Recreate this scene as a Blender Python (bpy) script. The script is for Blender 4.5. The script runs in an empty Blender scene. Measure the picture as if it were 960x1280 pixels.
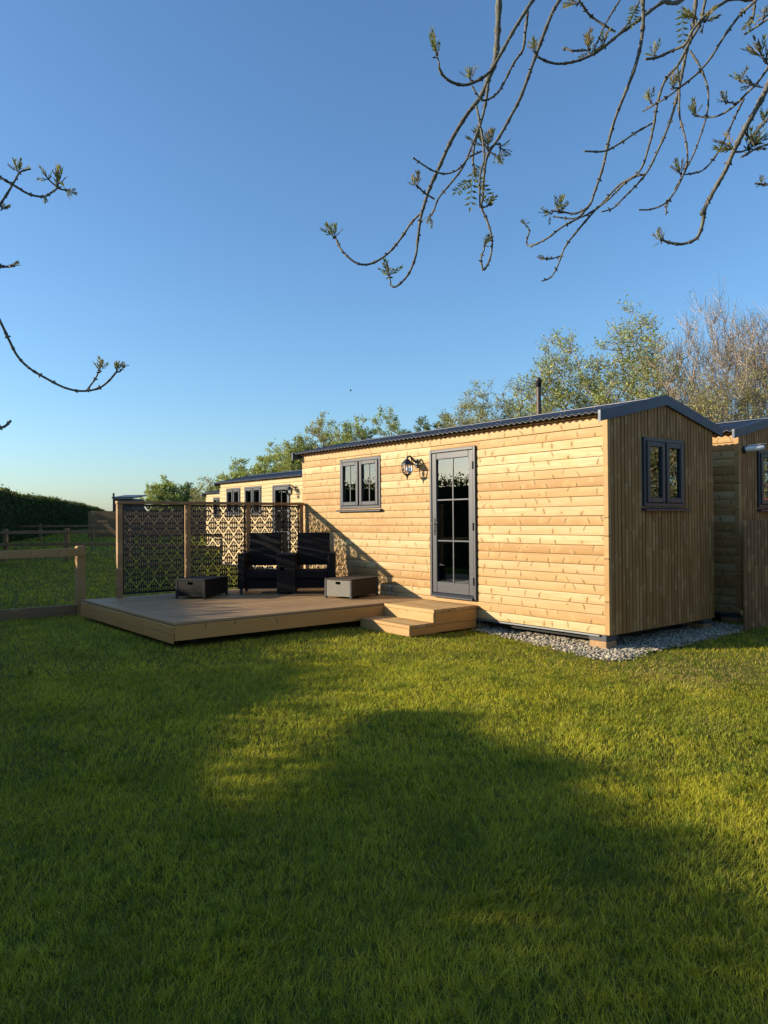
import bpy, math, random
import numpy as np
from mathutils import Vector, Matrix, Quaternion

random.seed(7)
RNG = np.random.default_rng(11)
R = math.radians
SC = bpy.context.scene
COL = SC.collection

# ------------------------------------------------------------------ camera
H = 1.45
cam = bpy.data.cameras.new("camera")
cam.sensor_fit = 'HORIZONTAL'
cam.sensor_width = 36.0
cam.lens = 930 / 960 * 36.0
cam.clip_start = 0.05
cam.clip_end = 3000
cam_o = bpy.data.objects.new("camera", cam)
COL.objects.link(cam_o)
PITCH, ROLL = R(90 + 0.62), R(-0.42)
CAM_M = Matrix.Translation((0, 0, H)) @ Matrix.Rotation(PITCH, 4, 'X') @ Matrix.Rotation(ROLL, 4, 'Z')
cam_o.matrix_world = CAM_M
SC.camera = cam_o

# ------------------------------------------------------------------ sky, sun, exposure
SUN_T = Vector((4.07, 0.19, -1.15)).normalized()          # direction the light travels
SUN_EL = math.asin(-SUN_T.z)
SUN_AZ = math.atan2(-SUN_T.x, -SUN_T.y)                   # clockwise from +Y, towards the sun
world = bpy.data.worlds.new("World")
SC.world = world
world.use_nodes = True
nt = world.node_tree
sky = nt.nodes.new("ShaderNodeTexSky")
sky.sky_type = 'NISHITA'
sky.sun_disc = False
sky.sun_elevation = SUN_EL
sky.sun_rotation = SUN_AZ
sky.altitude = 50
sky.air_density = 1.1
sky.dust_density = 0.8
sky.ozone_density = 5.5
bg = nt.nodes["Background"]
bg.inputs[1].default_value = 0.127
wb = nt.nodes.new("ShaderNodeMix")                        # white balance of the photograph, the same over the whole sky
wb.data_type = 'RGBA'; wb.blend_type = 'MULTIPLY'; wb.inputs[0].default_value = 1.0
wb.inputs[7].default_value = (1.03, 1.03, 0.99, 1)
nt.links.new(sky.outputs[0], wb.inputs[6])
nt.links.new(wb.outputs[2], bg.inputs[0])
sun = bpy.data.lights.new("sun", 'SUN')
sun.energy = 5.0
sun.angle = R(0.53)
sun.color = (1.0, 0.87, 0.68)
sun_o = bpy.data.objects.new("sun", sun)
COL.objects.link(sun_o)
sun_o.location = (-30, 0, 12)
sun_o.rotation_mode = 'QUATERNION'
sun_o.rotation_quaternion = SUN_T.to_track_quat('-Z', 'Y')
SC.view_settings.view_transform = 'Standard'
SC.view_settings.look = 'None'
SC.view_settings.exposure = 0.9
SC.view_settings.gamma = 1.0
SC.view_settings.use_curve_mapping = False
SC.render.engine = 'CYCLES'
SC.cycles.max_bounces = 8
SC.cycles.transparent_max_bounces = 12

# ------------------------------------------------------------------ helpers
def tag(o, label=None, cat=None, group=None, kind=None):
    if label: o['label'] = label
    if cat: o['category'] = cat
    if group: o['group'] = group
    if kind: o['kind'] = kind
    return o

def empty(name, loc=(0, 0, 0), rz=0.0, parent=None):
    o = bpy.data.objects.new(name, None)
    o.empty_display_size = 0.2
    o.location = loc
    o.rotation_euler = (0, 0, rz)
    COL.objects.link(o)
    if parent: o.parent = parent
    return o

def link(name, me, parent=None, M=None):
    o = bpy.data.objects.new(name, me)
    COL.objects.link(o)
    if parent: o.parent = parent
    if M is not None: o.matrix_basis = M
    return o

def copy_tree(o, parent=None):
    c = o.copy()
    COL.objects.link(c)
    if parent: c.parent = parent
    for ch in list(o.children):
        copy_tree(ch, c)
    return c

class MB:
    """collects polygons for ONE mesh"""
    def __init__(s):
        s.v = []; s.f = []; s.mi = []; s.sm = []
    def add(s, vs, fs, mi=0, smooth=False):
        b = len(s.v)
        s.v += [tuple(p) for p in vs]
        for f in fs:
            s.f.append([b + i for i in f]); s.mi.append(mi); s.sm.append(smooth)
        return s
    def box(s, c, d, M=None, mi=0, ch=0.0):
        x, y, z = d[0] / 2, d[1] / 2, d[2] / 2
        if ch <= 0:
            vs = [Vector((sx * x, sy * y, sz * z)) for sx in (-1, 1) for sy in (-1, 1) for sz in (-1, 1)]
            fs = [(0, 1, 3, 2), (4, 6, 7, 5), (0, 4, 5, 1), (2, 3, 7, 6), (0, 2, 6, 4), (1, 5, 7, 3)]
        else:                                             # chamfered box
            vs = []; idx = {}
            for sx in (-1, 1):
                for sy in (-1, 1):
                    for sz in (-1, 1):
                        for a in range(3):
                            p = [sx * (x - ch), sy * (y - ch), sz * (z - ch)]
                            p[a] = (sx * x, sy * y, sz * z)[a]
                            idx[(sx, sy, sz, a)] = len(vs); vs.append(Vector(p))
            fs = []
            for a in range(3):
                b, cc = (a + 1) % 3, (a + 2) % 3
                for sa in (-1, 1):
                    q = []
                    for sb, sc_ in ((-1, -1), (1, -1), (1, 1), (-1, 1)):
                        k = [0, 0, 0]; k[a] = sa; k[b] = sb; k[cc] = sc_
                        q.append(idx[(k[0], k[1], k[2], a)])
                    fs.append(q if sa > 0 else q[::-1])
                for sb in (-1, 1):
                    for sc_ in (-1, 1):
                        q = []
                        for sa in (-1, 1):
                            k = [0, 0, 0]; k[a] = sa; k[b] = sb; k[cc] = sc_
                            q.append((idx[(k[0], k[1], k[2], b)], idx[(k[0], k[1], k[2], cc)]))
                        qq = [q[0][0], q[1][0], q[1][1], q[0][1]]
                        fs.append(qq if sb * sc_ < 0 else qq[::-1])
            for sx in (-1, 1):
                for sy in (-1, 1):
                    for sz in (-1, 1):
                        t = [idx[(sx, sy, sz, a)] for a in range(3)]
                        fs.append(t if sx * sy * sz > 0 else t[::-1])
        cv = Vector(c)
        vs = [(M @ p if M is not None else p) + cv for p in vs]
        return s.add(vs, fs, mi)
    def bar(s, p, q, w, h, up=(0, 0, 1), mi=0, ch=0.0):
        p, q = Vector(p), Vector(q)
        d = q - p
        X = d.normalized(); u = Vector(up)
        Y = u.cross(X)
        if Y.length < 1e-4: Y = Vector((0, 1, 0)).cross(X)
        Y.normalize(); Z = X.cross(Y)
        M = Matrix((X, Y, Z)).transposed()
        return s.box((p + q) / 2, (d.length, w, h), M, mi, ch)
    def tube(s, pts, rad, n=8, mi=0, cap=True, smooth=True):
        pts = [Vector(p) for p in pts]
        if not hasattr(rad, '__len__'): rad = [rad] * len(pts)
        t0 = (pts[1] - pts[0]).normalized()
        a = Vector((0, 0, 1)) if abs(t0.z) < 0.9 else Vector((1, 0, 0))
        N = (a - t0 * a.dot(t0)).normalized()
        vs = []
        for i, p in enumerate(pts):
            t = (pts[min(i + 1, len(pts) - 1)] - pts[max(i - 1, 0)]).normalized()
            N = (N - t * N.dot(t)).normalized(); B = t.cross(N)
            for k in range(n):
                an = 2 * math.pi * k / n
                vs.append(p + (N * math.cos(an) + B * math.sin(an)) * rad[i])
        fs = []
        for i in range(len(pts) - 1):
            for k in range(n):
                k2 = (k + 1) % n
                fs.append((i * n + k, i * n + k2, (i + 1) * n + k2, (i + 1) * n + k))
        s.add(vs, fs, mi, smooth)
        if cap:
            s.add(vs[:n], [tuple(range(n))[::-1]], mi)
            s.add(vs[-n:], [tuple(range(n))], mi)
        return s
    def lathe(s, prof, n=16, c=(0, 0, 0), mi=0, smooth=True, M=None):
        cv = Vector(c)
        vs = []
        for (r, z) in prof:
            for k in range(n):
                an = 2 * math.pi * k / n
                p = Vector((r * math.cos(an), r * math.sin(an), z))
                vs.append((M @ p if M is not None else p) + cv)
        fs = []
        for i in range(len(prof) - 1):
            for k in range(n):
                k2 = (k + 1) % n
                fs.append((i * n + k, i * n + k2, (i + 1) * n + k2, (i + 1) * n + k))
        fs.append(tuple(range(n))[::-1])
        fs.append(tuple((len(prof) - 1) * n + k for k in range(n)))
        return s.add(vs, fs, mi, smooth)
    def prism(s, poly, axis, a0, a1, mi=0):
        """extrude a polygon (2-D) along an axis index"""
        def P(p, a):
            q = list(p); q.insert(axis, a); return tuple(q)
        n = len(poly)
        vs = [P(p, a0) for p in poly] + [P(p, a1) for p in poly]
        fs = [tuple(range(n))[::-1], tuple(range(n, 2 * n))]
        fs += [(i, (i + 1) % n, n + (i + 1) % n, n + i) for i in range(n)]
        return s.add(vs, fs, mi)
    def mesh(s, name, mats):
        me = bpy.data.meshes.new(name)
        me.from_pydata(s.v, [], s.f)
        if not isinstance(mats, (list, tuple)): mats = [mats]
        for m in mats: me.materials.append(m)
        me.polygons.foreach_set('material_index', s.mi)
        me.polygons.foreach_set('use_smooth', s.sm)
        import bmesh
        bm = bmesh.new(); bm.from_mesh(me)
        bmesh.ops.recalc_face_normals(bm, faces=bm.faces)
        bm.to_mesh(me); bm.free()
        me.update()
        return me
    def build(s, name, mats, parent=None, M=None):
        return link(name, s.mesh(name, mats), parent, M)

def np_mesh(name, V, loops, sizes, mat, colors=None, smooth=False):
    me = bpy.data.meshes.new(name)
    V = np.asarray(V, np.float32).reshape(-1, 3)
    loops = np.asarray(loops, np.int32).ravel()
    sizes = np.asarray(sizes, np.int32)
    me.vertices.add(len(V)); me.vertices.foreach_set('co', V.ravel())
    me.loops.add(len(loops)); me.loops.foreach_set('vertex_index', loops)
    me.polygons.add(len(sizes))
    st = np.concatenate([[0], np.cumsum(sizes)[:-1]]).astype(np.int32)
    me.polygons.foreach_set('loop_start', st)
    me.polygons.foreach_set('use_smooth', np.full(len(sizes), smooth, bool))
    if colors is not None:
        at = me.color_attributes.new('tint', 'FLOAT_COLOR', 'POINT')
        c = np.ones((len(V), 4), np.float32); c[:, :3] = colors
        at.data.foreach_set('color', c.ravel())
    me.materials.append(mat)
    me.update(); me.validate()
    return me

# ------------------------------------------------------------------ materials
def new_mat(name):
    m = bpy.data.materials.new(name); m.use_nodes = True
    t = m.node_tree
    return m, t, t.nodes["Principled BSDF"]

def nd(t, typ, **kw):
    n = t.nodes.new(typ)
    for k, v in kw.items():
        if k.startswith('i_'):
            key = k[2:]
            n.inputs[int(key) if key.isdigit() else key].default_value = v
        else: setattr(n, k, v)
    return n

def mathn(t, op, a, b=None, c=None):
    n = t.nodes.new("ShaderNodeMath"); n.operation = op
    for i, x in enumerate((a, b, c)):
        if x is None: continue
        if isinstance(x, (int, float)): n.inputs[i].default_value = x
        else: t.links.new(x, n.inputs[i])
    return n.outputs[0]

def smooth(t, val, lo, hi, out0=0.0, out1=1.0):
    n = t.nodes.new("ShaderNodeMapRange"); n.interpolation_type = 'SMOOTHSTEP'
    t.links.new(val, n.inputs[0])
    n.inputs[1].default_value = lo; n.inputs[2].default_value = hi
    n.inputs[3].default_value = out0; n.inputs[4].default_value = out1
    return n.outputs[0]

def mix(t, fac, a, b, mode='MIX'):
    n = t.nodes.new("ShaderNodeMix"); n.data_type = 'RGBA'; n.blend_type = mode
    for i, x in ((0, fac), (6, a), (7, b)):
        if isinstance(x, (int, float)): n.inputs[i].default_value = x
        elif isinstance(x, tuple): n.inputs[i].default_value = (*x, 1)
        else: t.links.new(x, n.inputs[i])
    return n.outputs[2]

def noise(t, vec, scale, detail=3.0, rough=0.55):
    n = nd(t, "ShaderNodeTexNoise", i_Scale=scale, i_Detail=detail, i_Roughness=rough)
    if vec is not None: t.links.new(vec, n.inputs['Vector'])
    return n.outputs[0]

def bump(t, bsdf, height, strength=0.3, dist=0.01):
    b = nd(t, "ShaderNodeBump"); b.inputs['Strength'].default_value = strength
    b.inputs['Distance'].default_value = dist
    t.links.new(height, b.inputs['Height']); t.links.new(b.outputs[0], bsdf.inputs['Normal'])

def plank_wood(name, tones, knot=(0.19, 0.11, 0.042), knots=1.0, pitch=0.235, width=0.11, grey=0.0, rough=0.62):
    """pine whose grain runs along the object's local X; every board differs (Object Info random)"""
    m, t, b = new_mat(name)
    tc = nd(t, "ShaderNodeTexCoord"); oi = nd(t, "ShaderNodeObjectInfo")
    sp = nd(t, "ShaderNodeSeparateXYZ"); t.links.new(tc.outputs['Object'], sp.inputs[0])
    rnd = oi.outputs['Random']
    x = mathn(t, 'ADD', sp.outputs[0], mathn(t, 'MULTIPLY', rnd, 37.0))
    y, z = sp.outputs[1], sp.outputs[2]
    yz = mathn(t, 'ADD', y, z)
    cv = nd(t, "ShaderNodeCombineXYZ")
    t.links.new(mathn(t, 'MULTIPLY', x, 2.2), cv.inputs[0])
    t.links.new(mathn(t, 'MULTIPLY', yz, 75.0), cv.inputs[1])
    t.links.new(mathn(t, 'MULTIPLY', rnd, 91.0), cv.inputs[2])
    g1 = noise(t, cv.outputs[0], 1.0, 4.0, 0.6)
    cv2 = nd(t, "ShaderNodeCombineXYZ")
    t.links.new(mathn(t, 'MULTIPLY', x, 1.3), cv2.inputs[0])
    t.links.new(mathn(t, 'MULTIPLY', yz, 9.0), cv2.inputs[1])
    t.links.new(mathn(t, 'MULTIPLY', rnd, 51.0), cv2.inputs[2])
    g2 = noise(t, cv2.outputs[0], 1.0, 2.0, 0.5)
    ramp = nd(t, "ShaderNodeValToRGB")
    els = ramp.color_ramp.elements
    while len(els) < len(tones): els.new(0.5)
    for i, c in enumerate(tones):
        els[i].position = i / (len(tones) - 1); els[i].color = (*c, 1)
    w1 = nd(t, "ShaderNodeTexWhiteNoise", noise_dimensions='1D')
    t.links.new(mathn(t, 'MULTIPLY', rnd, 613.0), w1.inputs['W'])
    tone = mathn(t, 'ADD', mathn(t, 'MULTIPLY', w1.outputs[0], 0.92), mathn(t, 'MULTIPLY', mathn(t, 'SUBTRACT', g2, 0.34), 0.85))
    t.links.new(tone, ramp.inputs[0])
    col = mix(t, smooth(t, g1, 0.38, 0.72, 0.0, 0.75), ramp.outputs[0], (0.33, 0.18, 0.07), 'MIX')
    col = mix(t, smooth(t, g1, 0.25, 0.6, 0.0, 0.30), col, ramp.outputs[0])
    # knots: one per cell along the board, with a curved fleck across it
    cell = mathn(t, 'FLOOR', mathn(t, 'DIVIDE', x, pitch))
    wn = nd(t, "ShaderNodeTexWhiteNoise", noise_dimensions='2D')
    cc = nd(t, "ShaderNodeCombineXYZ"); t.links.new(cell, cc.inputs[0])
    t.links.new(mathn(t, 'MULTIPLY', rnd, 211.0), cc.inputs[1]); t.links.new(cc.outputs[0], wn.inputs['Vector'])
    rs = nd(t, "ShaderNodeSeparateColor"); t.links.new(wn.outputs['Color'], rs.inputs[0])
    r1, r2, r3 = rs.outputs[0], rs.outputs[1], rs.outputs[2]
    x0 = mathn(t, 'MULTIPLY', mathn(t, 'ADD', cell, mathn(t, 'MULTIPLY_ADD', r1, 0.6, 0.2)), pitch)
    dx = mathn(t, 'SUBTRACT', x, x0)
    dz = mathn(t, 'SUBTRACT', z, mathn(t, 'MULTIPLY', mathn(t, 'MULTIPLY_ADD', r2, 0.8, 0.1), width))
    # ragged edge
    wob = mathn(t, 'MULTIPLY', mathn(t, 'SUBTRACT', noise(t, tc.outputs['Object'], 60.0, 2.0), 0.5), 0.012)
    dxw = mathn(t, 'ADD', dx, wob)
    d2 = mathn(t, 'SQRT', mathn(t, 'ADD', mathn(t, 'POWER', mathn(t, 'ABSOLUTE', mathn(t, 'DIVIDE', dxw, 0.016)), 2.0),
                               mathn(t, 'POWER', mathn(t, 'ABSOLUTE', mathn(t, 'DIVIDE', dz, 0.012)), 2.0)))
    core = smooth(t, d2, 0.55, 1.15, 1.0, 0.0)
    halo = smooth(t, d2, 0.8, 4.5, 0.45, 0.0)
    sgn = mathn(t, 'SUBTRACT', mathn(t, 'MULTIPLY', r3, 2.0), 1.0)
    line = mathn(t, 'SUBTRACT', dxw, mathn(t, 'ADD', mathn(t, 'MULTIPLY', dz, mathn(t, 'MULTIPLY', sgn, 0.75)),
                 mathn(t, 'MULTIPLY', mathn(t, 'MULTIPLY', dz, dz), mathn(t, 'MULTIPLY', sgn, 9.0))))
    r4 = mathn(t, 'FRACT', mathn(t, 'MULTIPLY', r1, 7.31))
    r5 = mathn(t, 'FRACT', mathn(t, 'MULTIPLY', r3, 11.7))
    dzo = mathn(t, 'ADD', dz, mathn(t, 'MULTIPLY', mathn(t, 'SUBTRACT', r5, 0.5), 0.03))
    fade = smooth(t, mathn(t, 'ABSOLUTE', dzo), 0.018, 0.056, 1.0, 0.0)
    wid = mathn(t, 'MULTIPLY_ADD', fade, 0.011, 0.003)
    stroke = smooth(t, mathn(t, 'DIVIDE', mathn(t, 'ABSOLUTE', line), wid), 0.25, 1.25, 1.0, 0.0)
    brk = smooth(t, noise(t, tc.outputs['Object'], 45.0, 2.0), 0.35, 0.55, 0.7, 1.0)
    stroke = mathn(t, 'MULTIPLY', mathn(t, 'MULTIPLY', stroke, brk), mathn(t, 'MULTIPLY', fade, mathn(t, 'MULTIPLY', mathn(t, 'GREATER_THAN', r4, 0.22), mathn(t, 'MULTIPLY_ADD', r5, 0.30, 0.70))))
    side = smooth(t, mathn(t, 'MULTIPLY', line, sgn), -0.002, 0.09, 0.5, 0.0)       # stained wood on one side of a fleck
    side = mathn(t, 'MULTIPLY', mathn(t, 'MULTIPLY', side, fade), mathn(t, 'GREATER_THAN', mathn(t, 'MULTIPLY', line, sgn), -0.002))
    col = mix(t, side, col, (0.46, 0.285, 0.11))
    isk = mathn(t, 'GREATER_THAN', mathn(t, 'FRACT', mathn(t, 'MULTIPLY', r2, 5.77)), 0.6)
    core = mathn(t, 'MULTIPLY', core, mathn(t, 'MULTIPLY', isk, knots))
    halo = mathn(t, 'MULTIPLY', halo, mathn(t, 'MULTIPLY', isk, knots))
    stroke = mathn(t, 'MULTIPLY', stroke, knots)
    col = mix(t, halo, col, (0.42, 0.245, 0.085))
    col = mix(t, stroke, col, (0.145, 0.092, 0.032))
    col = mix(t, core, col, knot)
    if grey > 0:
        gn = noise(t, tc.outputs['Object'], 3.0, 4.0)
        col = mix(t, smooth(t, gn, 0.3, 0.8, grey * 0.5, grey), col, (0.24, 0.21, 0.17))
    t.links.new(col, b.inputs['Base Color'])
    b.inputs['Roughness'].default_value = rough
    b.inputs['Specular IOR Level'].default_value = 0.25
    hgt = mathn(t, 'SUBTRACT', g1, mathn(t, 'MULTIPLY', core, 0.6))
    bump(t, b, hgt, 0.22, 0.004)
    return m

def plain(name, col, rough=0.5, spec=0.4, metal=0.0, var=0.12, scale=14.0, bumps=0.0):
    m, t, b = new_mat(name)
    tc = nd(t, "ShaderNodeTexCoord")
    n = noise(t, tc.outputs['Object'], scale, 4.0)
    a = tuple(c * (1 - var) for c in col); c2 = tuple(min(1, c * (1 + var)) for c in col)
    t.links.new(mix(t, n, a, c2), b.inputs['Base Color'])
    b.inputs['Roughness'].default_value = rough
    b.inputs['Metallic'].default_value = metal
    b.inputs['Specular IOR Level'].default_value = spec
    r = mathn(t, 'MULTIPLY_ADD', n, 0.25, rough - 0.12); t.links.new(r, b.inputs['Roughness'])
    if bumps: bump(t, b, noise(t, tc.outputs['Object'], scale * 4, 3.0), bumps, 0.01)
    return m

PALE = [(0.49, 0.40, 0.22), (0.47, 0.355, 0.175), (0.44, 0.30, 0.145), (0.39, 0.25, 0.10), (0.33, 0.185, 0.065)]
M_pine = plank_wood("pine_cladding", PALE)
M_slat = plank_wood("pine_slat", [(0.315, 0.155, 0.040), (0.265, 0.125, 0.030), (0.21, 0.095, 0.021)], pitch=0.7, width=0.05, knots=0.35, grey=0.06)  # pine toned darker: the end wall's shade is put into the slat colour
M_deck = plank_wood("deck_timber", [(0.43, 0.265, 0.11), (0.375, 0.22, 0.085), (0.31, 0.175, 0.065)], pitch=0.6, width=0.1, knots=0.6, grey=0.25)
M_step = plank_wood("step_timber", [(0.48, 0.32, 0.14), (0.42, 0.26, 0.10), (0.35, 0.205, 0.075)], pitch=0.38, width=0.13, knots=0.9)
M_fascia = plank_wood("fascia_timber", [(0.55, 0.295, 0.085), (0.49, 0.25, 0.068), (0.41, 0.19, 0.05)], pitch=0.5, width=0.15, knots=0.9)
M_post = plank_wood("post_timber", [(0.40, 0.225, 0.080), (0.35, 0.185, 0.062)], pitch=0.5, width=0.03, knots=0.7, grey=0.1)
M_screenpost = plank_wood("screen_post_timber", [(0.29, 0.165, 0.070), (0.25, 0.135, 0.055)], pitch=0.5, width=0.03, knots=0.7, grey=0.1)
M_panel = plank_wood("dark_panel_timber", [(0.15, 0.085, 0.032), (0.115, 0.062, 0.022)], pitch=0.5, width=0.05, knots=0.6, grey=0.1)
M_oldwood = plank_wood("weathered_timber", [(0.23, 0.122, 0.040), (0.19, 0.095, 0.030)], pitch=0.6, width=0.1, knots=0.5, grey=0.2)
M_roof = plain("roof_sheet_slate", (0.020, 0.023, 0.031), 0.42, 0.5, 0.0, 0.2, 5.0)
M_barge = plain("barge_paint", (0.030, 0.046, 0.080), 0.45, 0.4, 0.0, 0.08, 6.0)
M_frame = plain("window_frame_grey", (0.029, 0.030, 0.034), 0.42, 0.45, 0.0, 0.06, 20.0)
M_shed = plain("shed_cladding", (0.030, 0.038, 0.048), 0.6, 0.3)
M_dframe = plain("window_frame_anthracite", (0.035, 0.038, 0.045), 0.42, 0.45, 0.0, 0.08, 20.0)
M_bars = plain("glazing_bar_grey", (0.050, 0.052, 0.055), 0.4, 0.4)
M_black = plain("black_metal", (0.018, 0.018, 0.020), 0.40, 0.5)
M_lattice = plain("black_laser_cut_sheet", (0.012, 0.012, 0.014), 0.55, 0.35)
M_inner = plain("interior_board", (0.46, 0.41, 0.34), 0.8, 0.1)
M_under = plain("dark_chassis", (0.025, 0.025, 0.025), 0.7, 0.2)
M_white = plain("white_plastic", (0.72, 0.74, 0.76), 0.35, 0.5, var=0.04)
M_pipe = plain("pale_grey_plastic", (0.36, 0.34, 0.32), 0.5, 0.4)
M_flue = plain("flue_metal", (0.075, 0.052, 0.042), 0.55, 0.4, 0.3, 0.25, 9.0)
M_lead = plain("galvanised_strip", (0.17, 0.175, 0.175), 0.45, 0.5, 0.3)
M_brick = plain("block_timber", (0.33, 0.20, 0.10), 0.85, 0.2, var=0.35, scale=18, bumps=0.4)
M_slab = plain("dark_pad", (0.075, 0.075, 0.08), 0.8, 0.2, var=0.2)

def glass_mat(name, tint=0.45, ior=2.3, add=0.06):
    m, t, b = new_mat(name)
    out = t.nodes["Material Output"]
    t.nodes.remove(b)
    gl = nd(t, "ShaderNodeBsdfGlossy"); gl.inputs['Roughness'].default_value = 0.008
    gl.inputs['Color'].default_value = (0.93, 0.97, 1.0, 1)
    tr = nd(t, "ShaderNodeBsdfTransparent"); tr.inputs['Color'].default_value = (tint, tint, tint * 1.02, 1)
    fr = nd(t, "ShaderNodeFresnel"); fr.inputs['IOR'].default_value = ior
    tc = nd(t, "ShaderNodeTexCoord")
    bp = nd(t, "ShaderNodeBump"); bp.inputs['Strength'].default_value = 0.02; bp.inputs['Distance'].default_value = 0.02
    t.links.new(noise(t, tc.outputs['Object'], 3.0, 1.0), bp.inputs['Height'])
    t.links.new(bp.outputs[0], gl.inputs['Normal'])
    mx = nd(t, "ShaderNodeMixShader")
    t.links.new(mathn(t, 'ADD', fr.outputs[0], add), mx.inputs[0])
    t.links.new(tr.outputs[0], mx.inputs[1]); t.links.new(gl.outputs[0], mx.inputs[2])
    t.links.new(mx.outputs[0], out.inputs['Surface'])
    return m
M_glass = glass_mat("window_glass", 0.72, 2.05, 0.02)
M_lampglass = glass_mat("lamp_glass", 0.97, 1.3, 0.0)

def rattan_mat(name, c1, c2):
    m, t, b = new_mat(name)
    tc = nd(t, "ShaderNodeTexCoord")
    # woven strips: sin products in the three object axes
    sp = nd(t, "ShaderNodeSeparateXYZ"); t.links.new(tc.outputs['Object'], sp.inputs[0])
    k = 2 * math.pi / 0.028
    u = mathn(t, 'SINE', mathn(t, 'MULTIPLY', mathn(t, 'ADD', sp.outputs[0], sp.outputs[1]), k))
    v = mathn(t, 'SINE', mathn(t, 'MULTIPLY', sp.outputs[2], k))
    w = mathn(t, 'MULTIPLY', u, v)
    h = mathn(t, 'ABSOLUTE', w)
    n = noise(t, tc.outputs['Object'], 30.0, 3.0)
    col = mix(t, smooth(t, w, -0.6, 0.6), c1, c2)
    col = mix(t, smooth(t, h, 0.0, 0.25, 0.8, 0.0), col, tuple(c * 0.25 for c in c1))
    col = mix(t, smooth(t, n, 0.3, 0.7, 0.0, 0.3), col, tuple(c * 0.6 for c in c1))
    t.links.new(col, b.inputs['Base Color'])
    b.inputs['Roughness'].default_value = 0.6
    b.inputs['Specular IOR Level'].default_value = 0.14
    bump(t, b, h, 0.6, 0.008)
    return m
M_rattan = rattan_mat("dark_rattan", (0.0095, 0.0085, 0.008), (0.017, 0.0155, 0.0145))
M_rattan2 = rattan_mat("brown_rattan", (0.040, 0.030, 0.022), (0.075, 0.058, 0.042))
M_rattan_sunlit = rattan_mat("sunlit_rattan", (0.19, 0.17, 0.135), (0.36, 0.335, 0.275))  # paler weave: sunlight on the stool's holed face is put into the colour

def leaf_mat(name, trans=0.35, rough=0.55, spec=0.25):
    m, t, b = new_mat(name)
    out = t.nodes["Material Output"]
    at = nd(t, "ShaderNodeVertexColor"); at.layer_name = 'tint'
    t.links.new(at.outputs[0], b.inputs['Base Color'])
    b.inputs['Roughness'].default_value = rough
    b.inputs['Specular IOR Level'].default_value = spec
    tl = nd(t, "ShaderNodeBsdfTranslucent")
    t.links.new(mix(t, 1.0, at.outputs[0], (1.0, 1.0, 0.55), 'MULTIPLY'), tl.inputs[0])
    mx = nd(t, "ShaderNodeMixShader"); mx.inputs[0].default_value = trans
    t.links.new(b.outputs[0], mx.inputs[1]); t.links.new(tl.outputs[0], mx.inputs[2])
    t.links.new(mx.outputs[0], out.inputs['Surface'])
    return m
M_leaf = leaf_mat("leaf")
M_grass = leaf_mat("grass_blade", 0.48, 0.55, 0.15)

def bark_mat(name, a, bcol, scale=25.0):
    m, t, b = new_mat(name)
    tc = nd(t, "ShaderNodeTexCoord")
    n = noise(t, tc.outputs['Object'], scale, 5.0, 0.65)
    n2 = noise(t, tc.outputs['Object'], scale * 0.2, 2.0)
    c = mix(t, smooth(t, n, 0.35, 0.65), a, bcol)
    c = mix(t, smooth(t, n2, 0.45, 0.7, 0.0, 0.35), c, (0.16, 0.17, 0.11))
    t.links.new(c, b.inputs['Base Color']); b.inputs['Roughness'].default_value = 0.85
    bump(t, b, n, 0.5, 0.01)
    return m
M_bark = bark_mat("bark", (0.14, 0.112, 0.080), (0.27, 0.225, 0.165), 8.0)
M_palebark = bark_mat("pale_bark", (0.24, 0.175, 0.125), (0.42, 0.33, 0.245), 8.0)
M_twig = bark_mat("ash_twig_bark", (0.050, 0.045, 0.036), (0.135, 0.122, 0.095), 60.0)

# ------------------------------------------------------------------ cabin frame of reference
CX, CY = 2.50, 8.33
TH = math.atan2(-0.781, 0.624)                      # local x runs along the front wall to the near corner
CT, ST = math.cos(TH), math.sin(TH)
def loc2w(x, y):                                    # cabin-local -> world (x,y)
    return (CX + x * CT - y * ST, CY + x * ST + y * CT)
def w2loc(X, Y):
    dx, dy = X - CX, Y - CY
    return (dx * CT + dy * ST, -dx * ST + dy * CT)

def sstep(x, a, b):
    t = np.clip((np.asarray(x, float) - a) / (b - a), 0, 1)
    return t * t * (3 - 2 * t)

def ground_z(X, Y):
    X = np.asarray(X, float); Y = np.asarray(Y, float)
    r2 = (X - 3.2) ** 2 + (Y - 8.4) ** 2
    z = 0.035 - 0.075 * np.exp(-r2 / 7.0)
    z = z + 0.014 * np.sin(X * 1.3 + 0.6) * np.sin(Y * 1.1 + X * 0.4) * np.exp(-(X * X + Y * Y) / 900)
    z = z + 0.40 * sstep(Y, 15, 30) * sstep(-X, 3, 9)
    z = z + 0.35 * sstep(np.hypot(X, Y), 30, 90)
    return z

# ------------------------------------------------------------------ ground
def ground_mat():
    m, t, b = new_mat("turf_soil")
    tc = nd(t, "ShaderNodeTexCoord")
    n1 = noise(t, tc.outputs['Object'], 0.7, 4.0); n2 = noise(t, tc.outputs['Object'], 9.0, 5.0, 0.7)
    n3 = noise(t, tc.outputs['Object'], 140.0, 3.0, 0.7)
    c = mix(t, smooth(t, n2, 0.3, 0.7), (0.11, 0.12, 0.018), (0.17, 0.175, 0.026))
    c = mix(t, smooth(t, n1, 0.4, 0.7, 0, 0.5), c, (0.14, 0.135, 0.028))
    c = mix(t, smooth(t, n3, 0.3, 0.7, 0, 0.55), c, (0.065, 0.060, 0.016))
    t.links.new(c, b.inputs['Base Color']); b.inputs['Roughness'].default_value = 0.95
    b.inputs['Specular IOR Level'].default_value = 0.1
    bump(t, b, n3, 0.8, 0.03)
    return m
xs = np.unique(np.concatenate([-np.geomspace(14, 1600, 26)[::-1], np.linspace(-14, 14, 100), np.geomspace(14, 1600, 26)]))
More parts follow.
